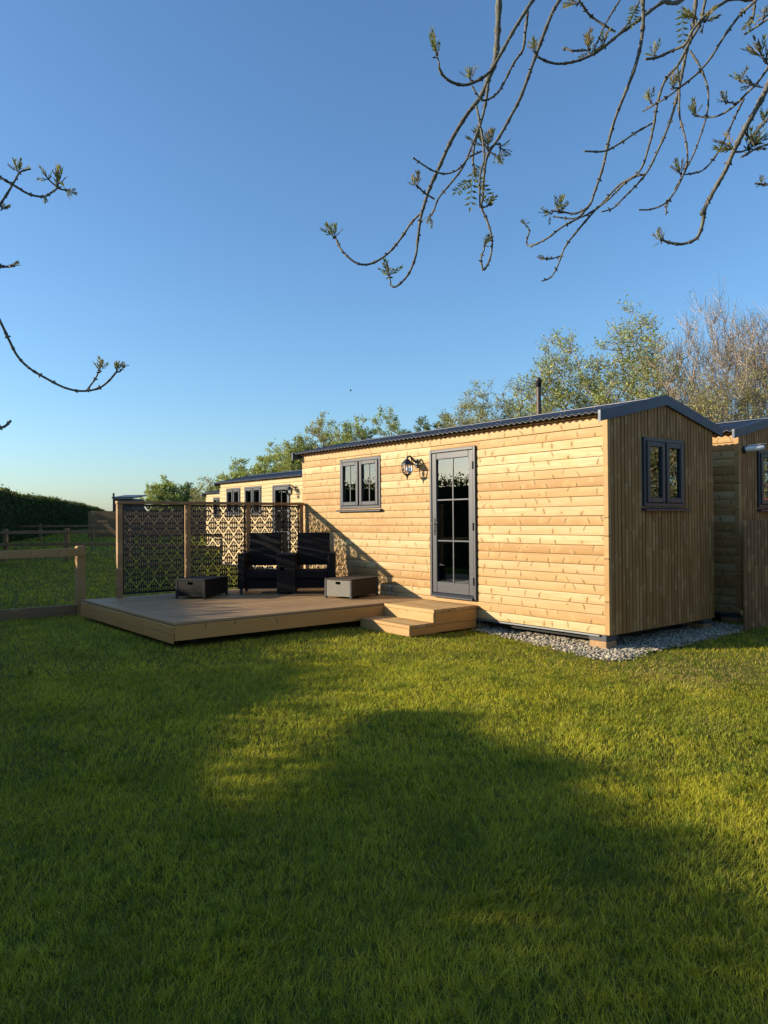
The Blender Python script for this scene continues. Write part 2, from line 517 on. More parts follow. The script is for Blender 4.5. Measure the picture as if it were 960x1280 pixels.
ys = np.unique(np.concatenate([-np.geomspace(3, 900, 16)[::-1], np.linspace(-3, 34, 120), np.geomspace(34, 2200, 26)]))
GX, GY = np.meshgrid(xs, ys)
GV = np.stack([GX, GY, ground_z(GX, GY)], -1).reshape(-1, 3)
nx, ny = len(xs), len(ys)
ii, jj = np.meshgrid(np.arange(nx - 1), np.arange(ny - 1))
q = (jj * nx + ii).ravel()
quads = np.stack([q, q + 1, q + 1 + nx, q + nx], -1)
tag(link("ground", np_mesh("ground", GV, quads, np.full(len(quads), 4), ground_mat(), smooth=True)), kind='structure')

# ------------------------------------------------------------------ cabins
WALL_B, WALL_T = 0.14, 2.60
EAVE_Z, RIDGE_Z, OVER = 2.625, 2.905, 0.16
DEPTH, LEN = 2.32, 6.30
RIDGE_Y = DEPTH / 2
SLOPE = (RIDGE_Z - EAVE_Z) / (RIDGE_Y + OVER)
ROT_END = Matrix.Rotation(R(90), 4, 'Z')

def plank_mesh(L, h, mat, curve=0.0022, thick=0.022):
    """log-lap board: local x along, -y outward, z up"""
    prof = [(0.0, 0.001), (-0.010, 0.0015), (-thick + 0.002, 0.0045), (-thick - curve * 0.55, h * 0.28), (-thick - curve, h * 0.52),
            (-thick - curve * 0.6, h * 0.78), (-thick + 0.0015, h - 0.0055), (-0.010, h - 0.001), (0.0, h - 0.001)]
    n = len(prof)
    vs = [(0.0015, p[0], p[1]) for p in prof] + [(L - 0.0015, p[0], p[1]) for p in prof]
    fs = [(i, i + 1, n + i + 1, n + i) for i in range(n - 1)]
    b = MB(); b.add(vs, fs, 0, False); b.add(vs[:n], [tuple(range(n))]); b.add(vs[n:], [tuple(range(n))[::-1]])
    b.v = b.v
    return b.mesh("plank", mat)

def front_planks(root, x0, x1, holes, mat, row=0.1118, joined=False, rnd=random):
    acc = MB()
    z = WALL_B
    while z < WALL_T - 0.01:
        z1 = min(z + row, WALL_T)
        cuts = {x0, x1}
        for (a, b_, c, d) in holes:
            if d > z + 0.004 and c < z1 - 0.004: cuts |= {a, b_}
        cuts = sorted(cuts)
        segs = []
        for a, b_ in zip(cuts[:-1], cuts[1:]):
            lo, hi = z, z1
            for (ha, hb, hc, hd) in holes:
                if ha < (a + b_) / 2 < hb and hd > z + 0.004 and hc < z1 - 0.004:
                    if hc <= z + 0.012 and hd >= z1 - 0.012: lo = hi
                    elif hc > z: hi = min(hi, hc)
                    else: lo = max(lo, hd)
            if hi - lo > 0.015: segs.append((a, b_, lo, hi))
        full = []
        for sgm in segs:
            if sgm[1] - sgm[0] > 3.2 and rnd.random() < 0.5:
                c = sgm[0] + (sgm[1] - sgm[0]) * rnd.uniform(0.35, 0.65)
                full += [(sgm[0], c, sgm[2], sgm[3]), (c, sgm[1], sgm[2], sgm[3])]
            else: full.append(sgm)
        for (a, b_, lo, hi) in full:
            if joined:
                acc.box(((a + b_) / 2, -0.014, (lo + hi) / 2), (b_ - a, 0.03, hi - lo - 0.006), ch=0.005)
            else:
                me = plank_mesh(b_ - a, hi - lo, mat)
                M = Matrix.Translation((a, rnd.uniform(-0.0015, 0.0015), lo)) @ Matrix.Rotation(rnd.uniform(-0.0006, 0.0006), 4, 'Y')
                link("plank", me, root, M)
        z = z1
    if joined:
        tag(acc.build("cladding", mat, root), kind='stuff')

def roof_under(y):
    return (EAVE_Z + (min(y, DEPTH - y) + OVER) * SLOPE)

def end_slats(root, x, y0, y1, hole, mat, pitch=0.0685):
    n = int(round((y1 - y0) / pitch)); p = (y1 - y0) / n
    # slat local: x up, -y outward(+X cabin), z along -Y cabin
    Rm = Matrix(((0, -1, 0), (0, 0, -1), (1, 0, 0))).to_4x4()
    for i in range(n):
        ya = y0 + i * p + 0.006; yb = y0 + (i + 1) * p - 0.006
        ta, tb = roof_under(ya) - 0.035, roof_under(yb) - 0.035
        spans = [(WALL_B, None)]
        ym = (ya + yb) / 2
        if hole and hole[0] - 0.03 < ym < hole[1] + 0.03:
            spans = [(WALL_B, hole[2]), (hole[3], None)]
        for (lo, hi) in spans:
            dep = 0.022 + random.uniform(-0.003, 0.003)
            la = (hi if hi else ta) - lo; lb = (hi if hi else tb) - lo
            w = yb - ya
            c = 0.004
            # z=0 at yb (z runs along -Y): x heights lb at z=0, la at z=w
            poly = [(0, 0.0), (-dep + c, 0.0), (-dep, c), (-dep, w - c), (-dep + c, w), (0, w)]
            b = MB()
            hts = [lb + (la - lb) * (pz / w) for (_, pz) in poly]
            nn = len(poly)
            vs = [(0.0, py, pz) for (py, pz) in poly] + [(hts[k], poly[k][0], poly[k][1]) for k in range(nn)]
            fs = [(k, (k + 1) % nn, nn + (k + 1) % nn, nn + k) for k in range(nn)] + [tuple(range(nn)), tuple(range(nn, 2 * nn))]
            b.add(vs, fs)
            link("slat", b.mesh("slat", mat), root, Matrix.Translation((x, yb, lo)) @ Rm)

def wall_grid(b, u0, u1, z0, z1, holes, place):
    us = sorted({u0, u1} | {h for q_ in holes for h in q_[:2]})
    for a, c in zip(us[:-1], us[1:]):
        hs = sorted([(h[2], h[3]) for h in holes if h[0] <= (a + c) / 2 <= h[1]])
        z = z0
        for (ha, hb) in hs:
            if ha > z: place(b, a, c, z, ha)
            z = hb
        if z < z1: place(b, a, c, z, z1)

def window(root, M, w, h, m_frame, bars=True, name="window"):
    """frame M: origin bottom-left of the opening, x along the wall, -y outward"""
    fr = MB(); f = 0.045
    y0, y1 = -0.036, 0.06
    d = y1 - y0; yc = (y0 + y1) / 2
    fr.box((f / 2, yc, h / 2), (f, d, h), ch=0.004)
    fr.box((w - f / 2, yc, h / 2), (f, d, h), ch=0.004)
    fr.box((w / 2, yc + 0.001, f / 2), (w - 2 * f, d, f), ch=0.004)
    fr.box((w / 2, yc + 0.001, h - f / 2), (w - 2 * f, d, f), ch=0.004)
    fr.box((w / 2, yc + 0.003, h / 2), (0.03, d, h - 2 * f), ch=0.004)
    wo = fr.build(name, m_frame, root, M)
    s = 0.062
    for (a, c) in ((f + 0.003, w / 2 - 0.018), (w / 2 + 0.018, w - f - 0.003)):
        b0, b1 = f + 0.003, h - f - 0.003
        k = MB(); yy = -0.031; dd = 0.045
        k.box((a + s / 2, yy, (b0 + b1) / 2), (s, dd, b1 - b0), ch=0.006)
        k.box((c - s / 2, yy, (b0 + b1) / 2), (s, dd, b1 - b0), ch=0.006)
        k.box(((a + c) / 2, yy + 0.001, b0 + s / 2), (c - a - 2 * s, dd, s), ch=0.006)
        k.box(((a + c) / 2, yy + 0.001, b1 - s / 2), (c - a - 2 * s, dd, s), ch=0.006)
        k.build("casement", m_frame, wo)
        g = MB(); g.box(((a + c) / 2, -0.020, (b0 + b1) / 2), (c - a - 2 * s + 0.01, 0.006, b1 - b0 - 2 * s + 0.01)); g.build("pane", M_glass, wo)
        if bars:
            v = MB(); v.box(((a + c) / 2, -0.026, (b0 + b1) / 2), (0.018, 0.006, b1 - b0 - 2 * s)); v.build("glazing_bar", M_bars, wo)
            hz = b1 - s - (b1 - b0 - 2 * s) * 0.42
            v = MB(); v.box(((a + c) / 2, -0.0255, hz), (c - a - 2 * s, 0.005, 0.014)); v.build("glazing_bar", M_bars, wo)
    si = MB(); si.prism([(-0.085, -0.050), (-0.085, -0.030), (0.02, -0.004), (0.02, -0.050)], 0, -0.045, w + 0.045)
    si.build("sill", m_frame, wo)
    return wo

def door(root, M, w, h):
    fr = MB(); f = 0.042
    fr.box((f / 2, 0.0, h / 2), (f, 0.11, h), ch=0.004)
    fr.box((w - f / 2, 0.0, h / 2), (f, 0.11, h), ch=0.004)
    fr.box((w / 2, 0.001, h - f / 2), (w - 2 * f, 0.11, f), ch=0.004)
    fr.prism([(-0.085, 0.0), (-0.085, 0.018), (-0.04, 0.052), (0.05, 0.052), (0.05, 0.0)], 0, f + 0.002, w - f - 0.002)
    do = fr.build("door", M_frame, root, M)
    a, c, b0, b1 = f + 0.004, w - f - 0.004, 0.058, h - f - 0.004
    st, br, tr_ = 0.088, 0.155, 0.090
    k = MB(); yy, dd = -0.020, 0.05
    k.box((a + st / 2, yy, (b0 + b1) / 2), (st, dd, b1 - b0), ch=0.006)
    k.box((c - st / 2, yy, (b0 + b1) / 2), (st, dd, b1 - b0), ch=0.006)
    k.box(((a + c) / 2, yy + 0.001, b0 + br / 2), (c - a - 2 * st, dd, br), ch=0.006)
    k.box(((a + c) / 2, yy + 0.001, b1 - tr_ / 2), (c - a - 2 * st, dd, tr_), ch=0.006)
    k.build("door_leaf", M_frame, do)
    ga, gc, gb, gt = a + st, c - st, b0 + br, b1 - tr_
    g = MB(); g.box(((ga + gc) / 2, -0.018, (gb + gt) / 2), (gc - ga + 0.01, 0.006, gt - gb + 0.01)); g.build("pane", M_glass, do)
    v = MB(); v.box(((ga + gc) / 2, -0.025, (gb + gt) / 2), (0.018, 0.007, gt - gb)); v.build("glazing_bar", M_bars, do)
    for fz in (1 / 3, 2 / 3):
        v = MB(); v.box(((ga + gc) / 2, -0.0265, gb + (gt - gb) * fz), (gc - ga, 0.007, 0.018)); v.build("glazing_bar", M_bars, do)
    hd = MB()
    hx = a + st * 0.5
    hd.box((hx, -0.050, 0.98), (0.034, 0.012, 0.235), ch=0.004)
    hd.tube([(hx, -0.055, 1.03), (hx, -0.095, 1.03)], 0.010, 8)
    hd.tube([(hx, -0.092, 1.03), (hx + 0.115, -0.092, 1.028)], 0.010, 8)
    hd.tube([(hx, -0.05, 0.92), (hx, -0.064, 0.92)], 0.012, 10)
    hd.build("door_handle", M_black, do)
    for hz in (0.25, 0.98, 1.8):
        hb = MB(); hb.tube([(w - f + 0.004, -0.062, hz - 0.05), (w - f + 0.004, -0.062, hz + 0.05)], 0.010, 8)
        hb.box((w - f - 0.012, -0.057, hz), (0.04, 0.008, 0.09))
        hb.build("hinge", M_black, do)
    return do

def lantern(root_parent, M, group):
    t = empty("wall_lantern")
    t.matrix_world = M
    b = MB()                                        # back plate and arm; local -y is outward, z up
    b.box((0, -0.006, 0), (0.06, 0.012, 0.13), ch=0.004)
    arm = [(0, -0.01, 0.02), (0, -0.05, 0.035), (0, -0.09, 0.075), (0, -0.13, 0.10), (0, -0.165, 0.085), (0, -0.18, 0.045)]
    b.tube(arm, [0.020, 0.017, 0.015, 0.014, 0.013, 0.012], 8)
    sc = [(0, -0.014, -0.03), (0, -0.05, -0.02), (0, -0.085, 0.015), (0, -0.11, 0.07)]
    b.tube(sc, [0.008, 0.009, 0.009, 0.006], 6)
    b.build("bracket", M_black, t)
    c = (0, -0.18, 0)
    h = MB(); h.lathe([(0.004, 0.105), (0.012, 0.075), (0.016, 0.058), (0.03, 0.050), (0.055, 0.025), (0.090, -0.015), (0.094, -0.028), (0.070, -0.030)], 6, c, smooth=False)
    h.build("lantern_cap", M_black, t)
    for k in range(6):
        an = 2 * math.pi * k / 6
        g = MB(); pts = []
        for (r, z) in ((0.080, -0.028), (0.080, -0.075), (0.070, -0.120), (0.048, -0.165)):
            pts.append((c[0] + r * math.cos(an), c[1] + r * math.sin(an), z))
        g.tube(pts, 0.0055, 5); g.build("cage_bar", M_black, t)
    gl = MB(); gl.lathe([(0.074, -0.030), (0.074, -0.075), (0.064, -0.120), (0.044, -0.160)], 6, c, smooth=False)
    gl.build("lamp_glass", M_lampglass, t)
    bu = MB(); bu.lathe([(0.012, -0.03), (0.014, -0.06), (0.026, -0.09), (0.018, -0.12), (0.006, -0.13)], 10, c); bu.build("bulb", M_white, t)
    fi = MB(); fi.lathe([(0.056, -0.158), (0.060, -0.166), (0.030, -0.180), (0.014, -0.200), (0.010, -0.215), (0.003, -0.245)], 8, c); fi.build("finial", M_black, t)
    return t

def cabin(ox, oy, holes, door_h, end_hole, near, label, detail=2, slats=True):
    """ox,oy: near-corner offset in main-cabin local axes"""
    X, Y = loc2w(ox, oy)
    root = empty("timber_cabin", (X, Y, 0), TH)
    tag(root, label, "cabin", "timber cabins in a row")
    allh = holes + ([door_h] if door_h else [])
    # core walls with openings
    b = MB(); th = 0.09
    wall_grid(b, -LEN, 0.0, WALL_B, WALL_T, allh, lambda b, a, c, lo, hi: b.box(((a + c) / 2, th / 2, (lo + hi) / 2), (c - a, th, hi - lo)))
    wall_grid(b, th, DEPTH, WALL_B, WALL_T, [end_hole] if end_hole else [], lambda b, a, c, lo, hi: b.box((-th / 2, (a + c) / 2, (lo + hi) / 2), (th, c - a, hi - lo)))
    b.box((-LEN / 2, DEPTH - th / 2, (WALL_B + WALL_T) / 2), (LEN - 2 * th, th, WALL_T - WALL_B))
    b.box((-LEN + th / 2, (DEPTH + th) / 2, (WALL_B + WALL_T) / 2), (th, DEPTH - th, WALL_T - WALL_B))
    for xx in (-th, -LEN):
        b.prism([(0.0, WALL_T), (DEPTH, WALL_T), (RIDGE_Y, roof_under(RIDGE_Y) - 0.04)], 0, xx + 0.001, xx + th - 0.001)
    b.box((-LEN / 2, DEPTH / 2, WALL_B + 0.10), (LEN - 2 * th, DEPTH - 2 * th, 0.16))
    b.build("wall", M_inner, root)
    front_planks(root, -LEN, 0.0, allh, M_pine, joined=(detail < 2))
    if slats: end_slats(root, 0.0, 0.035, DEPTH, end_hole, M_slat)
    tr = MB(); tr.box((0.006, -0.004, 0), (0.046, 0.062, WALL_T - WALL_B - 0.01), ch=0.003)
    Mx = Matrix.Translation((0, 0, (WALL_B + WALL_T) / 2))
    # corner trim, grain up
    L = WALL_T - WALL_B - 0.01
    tr = MB(); tr.box((L / 2, 0, 0), (L, 0.064, 0.05), ch=0.003)
    Rm = Matrix(((0, -1, 0), (0, 0, -1), (1, 0, 0))).to_4x4()
    link("corner_trim", tr.mesh("corner_trim", M_pine), root, Matrix.Translation((0.002, -0.003, WALL_B + 0.005)) @ Rm)
    # roof: two corrugated sheets and a ridge cap
    x0, x1 = -LEN - 0.07, 0.045
    per, amp, nper = 0.092, 0.0115, None
    n = int((x1 - x0) / per * 8)
    for side in (0, 1):
        vs = []; rows = 3
        for lay in (0, -0.012):
            for j in range(rows):
                f = j / (rows - 1)
                yy = -OVER + f * (RIDGE_Y + OVER); zz = EAVE_Z + 0.012 + f * (RIDGE_Z - EAVE_Z)
                if side: yy = DEPTH - yy
                for i in range(n + 1):
                    xx = x0 + (x1 - x0) * i / n
                    vs.append((xx, yy, zz + amp * math.sin(2 * math.pi * xx / per) + lay))
        N = n + 1
        fs = []
        for lay in (0, 1):
            o = lay * rows * N
            for j in range(rows - 1):
                for i in range(n):
                    fs.append((o + j * N + i, o + j * N + i + 1, o + (j + 1) * N + i + 1, o + (j + 1) * N + i))
        o = rows * N
        for i in range(n): fs.append((i, i + 1, o + i + 1, o + i))
        for j in range(rows - 1):
            fs.append((j * N, (j + 1) * N, o + (j + 1) * N, o + j * N)); fs.append((j * N + n, (j + 1) * N + n, o + (j + 1) * N + n, o + j * N + n))
        b = MB(); b.add(vs, fs, 0, True)
        sh = b.build("roof_sheet", M_roof, root)
        fx = MB()                                    # screw heads
        for r_ in (0.12, 0.62):
            for k in range(int(LEN / 0.55)):
                xx = round((-LEN + 0.2 + k * 0.55) / per) * per + per / 4
                yy = -OVER + r_ * (RIDGE_Y + OVER); zz = EAVE_Z + 0.012 + r_ * (RIDGE_Z - EAVE_Z) + amp
                if side: yy = DEPTH - yy
                fx.lathe([(0.012, -0.002), (0.012, 0.004), (0.006, 0.009)], 6, (xx, yy, zz))
        if side == 0 and detail > 1: tag(fx.build("roof_screws", M_lead, sh), kind='stuff')
    rc = MB()
    for s in (-1, 1):
        rc.prism([(RIDGE_Y, RIDGE_Z + 0.036), (RIDGE_Y, RIDGE_Z + 0.030), (RIDGE_Y + s * 0.16, RIDGE_Z - 0.006), (RIDGE_Y + s * 0.16, RIDGE_Z + 0.000)], 0, x0 - 0.01, x1 + 0.004)
    rc.build("ridge_cap", M_roof, root)
    for xx in ((x1 - 0.020, x1 + 0.012), (x0 - 0.012, x0 + 0.02)):
        for s in (0, 1):
            ya, yb = -OVER - 0.03, RIDGE_Y
            if s: ya, yb = DEPTH + OVER + 0.03, RIDGE_Y + 0.0005
            za = EAVE_Z + 0.028 - 0.03 * SLOPE; zb = RIDGE_Z + 0.040
            bb = MB(); bb.prism([(ya, za - 0.125), (ya, za), (yb, zb), (yb, zb - 0.125)], 0, xx[0], xx[1])
            bb.build("barge_board", M_barge, root)
    for y0_ in ((-OVER + 0.11, ), ):                  # eaves closing strip
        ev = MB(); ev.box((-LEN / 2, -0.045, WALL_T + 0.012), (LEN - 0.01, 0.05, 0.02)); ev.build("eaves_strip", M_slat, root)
    # chassis and pads
    un = MB()
    for yy in (0.12, DEPTH - 0.12): un.box((-LEN / 2, yy, 0.10), (LEN - 0.12, 0.10, 0.075))
    for k in range(6): un.box((-LEN + 0.25 + k * (LEN - 0.5) / 5, DEPTH / 2, 0.102), (0.08, DEPTH - 0.36, 0.07))
    un.build("chassis", M_under, root)
    fl = MB(); fl.box((-LEN / 2, -0.020, WALL_B - 0.011), (LEN - 0.2, 0.03, 0.018)); fl.build("drip_strip", M_lead, root)
    if detail > 1:
        for xx in (-0.14, -2.1, -4.15, -6.1):
            for yy in (0.09, DEPTH - 0.1):
                p = MB(); p.box((xx, yy, 0.102), (0.24, 0.20, 0.07), ch=0.006); p.build("pad", M_slab, root)
                p = MB(); p.box((xx, yy + 0.004, 0.012), (0.23, 0.20, 0.108), ch=0.008); p.build("support_block", M_brick, root)
    for hh in holes:
        window(root, Matrix.Translation((hh[0], 0, hh[2])), hh[1] - hh[0], hh[3] - hh[2], M_frame, bars=detail > 1)
    if door_h: door(root, Matrix.Translation((door_h[0], 0, door_h[2])), door_h[1] - door_h[0], door_h[3] - door_h[2])
    if end_hole:
        window(root, Matrix.Translation((0, end_hole[0], end_hole[2])) @ ROT_END, end_hole[1] - end_hole[0], end_hole[3] - end_hole[2], M_dframe, bars=False)
    return root

Wn = (-5.13, -4.05, 1.64, 2.445)
Dr = (-2.90, -2.00, 0.373, 2.430)
En = (0.69, 1.58, 1.585, 2.410)
main = cabin(0, 0, [Wn], Dr, En, True, "pale pine cabin with glazed grey door opening onto the deck and steps")
cab2 = cabin(0, 3.02, [], None, (0.56, 1.42, 1.585, 2.41), True, "shaded timber cabin at the right edge behind the slatted panel")
cab3 = cabin(-10.1, 3.37, [(-5.85, -4.93, 1.64, 2.445), (-4.68, -3.66, 1.64, 2.445)], (-3.02, -2.12, 0.373, 2.43), None, False,
             "far pale cabin with dark roof rising above the lattice screen", detail=1, slats=False)
cab4 = cabin(-18.5, 6.85, [(-5.6, -4.7, 1.64, 2.445)], None, None, False, "farthest pale cabin, a sliver left of the dark roofed cabin", detail=1, slats=False)

# lanterns on the walls
def on_front(ox, oy, x, z):
    X, Y = loc2w(ox + x, oy - 0.030)
    return Matrix.Translation((X, Y, z)) @ Matrix.Rotation(TH, 4, 'Z')
l1 = lantern(None, on_front(0, 0, -3.20, 2.27), None)
tag(l1, "black coach lantern on the cabin wall between window and door", "wall lamp", "coach lanterns on cabin walls")
l2 = copy_tree(l1)
l2.matrix_world = on_front(-10.1, 3.37, -1.85, 2.30)
tag(l2, "small distant coach lantern on the far cabin above the screen", "wall lamp", "coach lanterns on cabin walls")

# flue
fx_, fy_ = loc2w(-2.13, 1.42)
fl = empty("flue_pipe", (fx_, fy_, 2.85), TH)
tag(fl, "thin brown metal flue pipe with cowl standing on the cabin roof", "flue pipe")
b = MB(); b.tube([(0, 0, -0.05), (0, 0, 0.66)], 0.034, 14); b.build("pipe", M_flue, fl)
b = MB(); b.lathe([(0.040, 0.53), (0.042, 0.62), (0.050, 0.63), (0.015, 0.675)], 14, (0.0, 0, 0)); b.build("cowl", M_black, fl)
b = MB(); b.lathe([(0.11, -0.04), (0.08, 0.0), (0.045, 0.06)], 14); b.build("flashing", M_lead, fl)

# white bullet camera on the second cabin
X, Y = loc2w(0.03, 3.02 + 0.13)
sc_ = empty("security_light", (X, Y, 2.385), TH)
tag(sc_, "white bullet shaped fixture on the corner of the right hand cabin", "security light")
b = MB(); b.lathe([(0.05, 0.0), (0.05, 0.015), (0.03, 0.022)], 14, (0, 0, 0), M=Matrix.Rotation(R(90), 3, 'Y')); b.build("wall_plate", M_black, sc_)
b = MB(); b.tube([(0.02, 0, 0.0), (0.06, 0.02, 0.012), (0.16, 0.11, 0.02), (0.20, 0.15, 0.028)], [0.034, 0.042, 0.040, 0.030], 14); b.build("housing", M_white, sc_)
b = MB(); b.bar((0.05, 0.01, 0.058), (0.225, 0.165, 0.075), 0.07, 0.006); b.build("sun_hood", M_white, sc_)

# pale pipe fitting low on the front wall
X, Y = loc2w(-3.80, -0.04)
t_ = empty("pipe_fitting", (X, Y, 0.315), TH)
tag(t_, "small pale pipe fitting standing low against the cabin wall", "pipe fitting")
b = MB(); b.tube([(-0.02, 0, 0), (-0.02, 0, 0.12)], 0.009, 10); b.build("upright", M_pipe, t_)
b = MB(); b.box((-0.005, -0.01, 0.13), (0.06, 0.045, 0.03), ch=0.006); b.build("head", M_pipe, t_)

# ------------------------------------------------------------------ deck and steps
DZ = 0.315
deck = empty("timber_deck", (*loc2w(-3.03, -3.8), 0), TH)
tag(deck, "raised timber deck holding the screen and rattan seats", "deck")
DA, DB = 3.30, 3.76                                  # size along -x and +y from the front corner
def board(name, p, q, w, h, mat, parent, up=(0, 0, 1), ch=0.004):
    """board whose local X is its grain: from p to q"""
    p, q = Vector(p), Vector(q)
    X_ = (q - p).normalized(); Y_ = Vector(up).cross(X_).normalized(); Z_ = X_.cross(Y_)
    L = (q - p).length
    b = MB(); b.box((L / 2, 0, 0), (L, w, h), ch=ch)
    M = Matrix((X_, Y_, Z_)).transposed().to_4x4(); M.translation = p
    return link(name, b.mesh(name, mat), parent, M)
nb = 23; bw = DA / nb
for i in range(nb):
    xx = -(i + 0.5) * bw
    board("deck_board", (xx, 0.145, DZ - 0.014 + random.uniform(-0.0015, 0.0015)), (xx, DB, DZ - 0.014), bw - 0.009, 0.028, M_deck, deck)
board("edge_board", (0.012, 0.070, DZ - 0.012), (-DA - 0.012, 0.070, DZ - 0.012), 0.142, 0.032, M_deck, deck)
# fascias: near edge (x=+), left edge (y=-) two boards, far edge
board("fascia_board", (0.016, 0.0, DZ - 0.115), (0.016, DB - 0.70, DZ - 0.115), 0.028, 0.170, M_fascia, deck)
board("fascia_board", (0.030, -0.014, DZ - 0.078), (-DA, -0.014, DZ - 0.078), 0.026, 0.094, M_fascia, deck)
board("fascia_board", (0.024, -0.018, DZ - 0.178), (-DA, -0.018, DZ - 0.178), 0.026, 0.098, M_fascia, deck)
board("fascia_board", (-DA - 0.016, 0, DZ - 0.115), (-DA - 0.016, DB, DZ - 0.115), 0.028, 0.170, M_fascia, deck)
b = MB()
for yy in np.linspace(0.2, DB - 0.15, 7): b.box((-DA / 2, yy, DZ - 0.13), (DA - 0.1, 0.05, 0.20))
for xx in (-0.3, -DA / 2, -DA + 0.3):
    for yy in (0.35, DB / 2, DB - 0.3): b.box((xx, yy, 0.09), (0.1, 0.1, 0.22))
b.build("deck_frame", M_under, deck)

steps = empty("timber_steps", (*loc2w(-3.00, -0.82), 0), TH)
tag(steps, "pale timber platform and lower step below the glazed cabin door", "steps")
SA = 1.00
for i in range(6):                                   # platform boards run along x
    w = 0.775 / 6
    yy = (i + 0.5) * w
    board("tread_board", (0.004, yy, DZ - 0.022 + random.uniform(-0.001, 0.001)), (SA + 0.01, yy, DZ - 0.022), w - 0.005, 0.044, M_step, steps)
board("riser_board", (0.004, 0.016, DZ - 0.119), (SA, 0.016, DZ - 0.119), 0.03, 0.145, M_step, steps)
board("side_board", (SA - 0.012, 0.032, DZ - 0.119), (SA - 0.012, 0.775, DZ - 0.119), 0.03, 0.145, M_fascia, steps)
board("side_board", (SA - 0.016, 0.032, DZ - 0.245), (SA - 0.016, 0.775, DZ - 0.245), 0.03, 0.10, M_fascia, steps)
for i in range(3):
    w = 0.415 / 3
    yy = -0.415 + (i + 0.5) * w
    board("tread_board", (0.02, yy, 0.135 + random.uniform(-0.001, 0.001)), (SA + 0.02, yy, 0.135), w - 0.005, 0.040, M_step, steps)
board("riser_board", (0.02, -0.402, 0.066), (SA + 0.02, -0.402, 0.066), 0.028, 0.094, M_step, steps)
board("side_board", (SA + 0.004, -0.386, 0.066), (SA + 0.004, 0.03, 0.066), 0.028, 0.094, M_fascia, steps)

# ------------------------------------------------------------------ lattice screen
SX = -6.22                                            # plane of the screen in cabin-local x
scr = empty("garden_screen", (*loc2w(SX, 0), DZ), TH)
tag(scr, "black lattice privacy screen in a timber frame along the deck edge", "garden screen")
post_y = [-3.30, -2.22, -1.16, -0.115]
SH = 1.45
for py in post_y:
    board("post", (0, py, 0.001), (0, py, SH - 0.045), 0.075, 0.075, M_screenpost, scr, up=(1, 0, 0))
board("top_rail", (0, post_y[0] - 0.045, SH - 0.022), (0, post_y[-1] + 0.06, SH - 0.022), 0.095, 0.044, M_screenpost, scr)
def lattice_mesh(W, Hh):
    """cut sheet: solid runs of a fine raster, joined row by row, 3 mm thick"""
    st = 0.0052
    nx_, ny_ = int(W / st), int(Hh / st); dx_, dy_ = W / nx_, Hh / ny_
    x = (np.arange(nx_) + .5) * dx_; y = (np.arange(ny_) + .5) * dy_
    X, Y = np.meshgrid(x, y)
    nc = 5; cw = (W - 0.05) / nc; P = 0.385; half = cw / 2
    hole = np.zeros(X.shape, bool)
    for (ox, oy) in ((0.0, 0.0), (half, P / 2)):
        u = np.mod(X - 0.025 - ox - half + half, cw) - half
        v = np.mod(Y - 0.06 - oy + P / 2, P) - P / 2
        a_ = np.abs(u)
        xe = half * (0.5 + 0.5 * np.cos(2 * math.pi * v / P)); sl = half * math.pi / P * np.sin(2 * math.pi * v / P)
        dist = np.abs(a_ - xe) / np.sqrt(1 + sl ** 2)
        av = np.abs(v)
        hole |= (dist < 0.0118) & (av > 0.010) & (av < P / 2 - 0.012)                       # the ogee edges
        hole |= (((u / 0.0100) ** 2 + (v / 0.040) ** 2) < 1)                                 # middle lens of the wide part
        hole |= ((((a_ - 0.034) / 0.0078) ** 2 + (v / 0.034) ** 2) < 1)
        hole |= ((((a_ - 0.062) / 0.0068) ** 2 + (v / 0.026) ** 2) < 1)
        hole |= (((u / 0.0090) ** 2 + ((av - 0.082) / 0.026) ** 2) < 1)
        hole |= ((((a_ - 0.028) / 0.0065) ** 2 + ((av - 0.066) / 0.018) ** 2) < 1)
        hole |= (((u / 0.0075) ** 2 + ((av - 0.138) / 0.016) ** 2) < 1)
    edge = (X < 0.026) | (X > W - 0.026) | (Y < 0.03) | (Y > Hh - 0.03)
    solid = ~hole | edge
    b = MB(); t = 0.0015
    for j in range(ny_):
        r = solid[j]; i = 0
        while i < nx_:
            if r[i]:
                k = i
                while k < nx_ and r[k]: k += 1
                x0, x1, y0, y1 = i * dx_, k * dx_, j * dy_, (j + 1) * dy_
                vs = [(x0, y0, -t), (x1, y0, -t), (x1, y1, -t), (x0, y1, -t), (x0, y0, t), (x1, y0, t), (x1, y1, t), (x0, y1, t)]
                fs = [(0, 3, 2, 1), (4, 5, 6, 7), (0, 4, 7, 3), (1, 2, 6, 5)]
                b.add(vs, fs)
                i = k
            else: i += 1
    me = bpy.data.meshes.new("lattice_panel"); me.from_pydata(b.v, [], b.f); me.materials.append(M_lattice); me.update()
    return me
lw, lh = 0.985, SH - 0.045 - 0.05
lat = lattice_mesh(lw, lh)
for i in range(3):
    y0_ = post_y[i] + 0.0375; y1_ = post_y[i + 1] - 0.0375
    # local x of mesh -> cabin y, local y -> z
    M = Matrix.Translation((-0.012, y0_ + (y1_ - y0_ - lw) / 2, 0.045)) @ Matrix(((0, 0, 1), (1, 0, 0), (0, 1, 0))).to_4x4()
    link("lattice_panel", lat, scr, M)

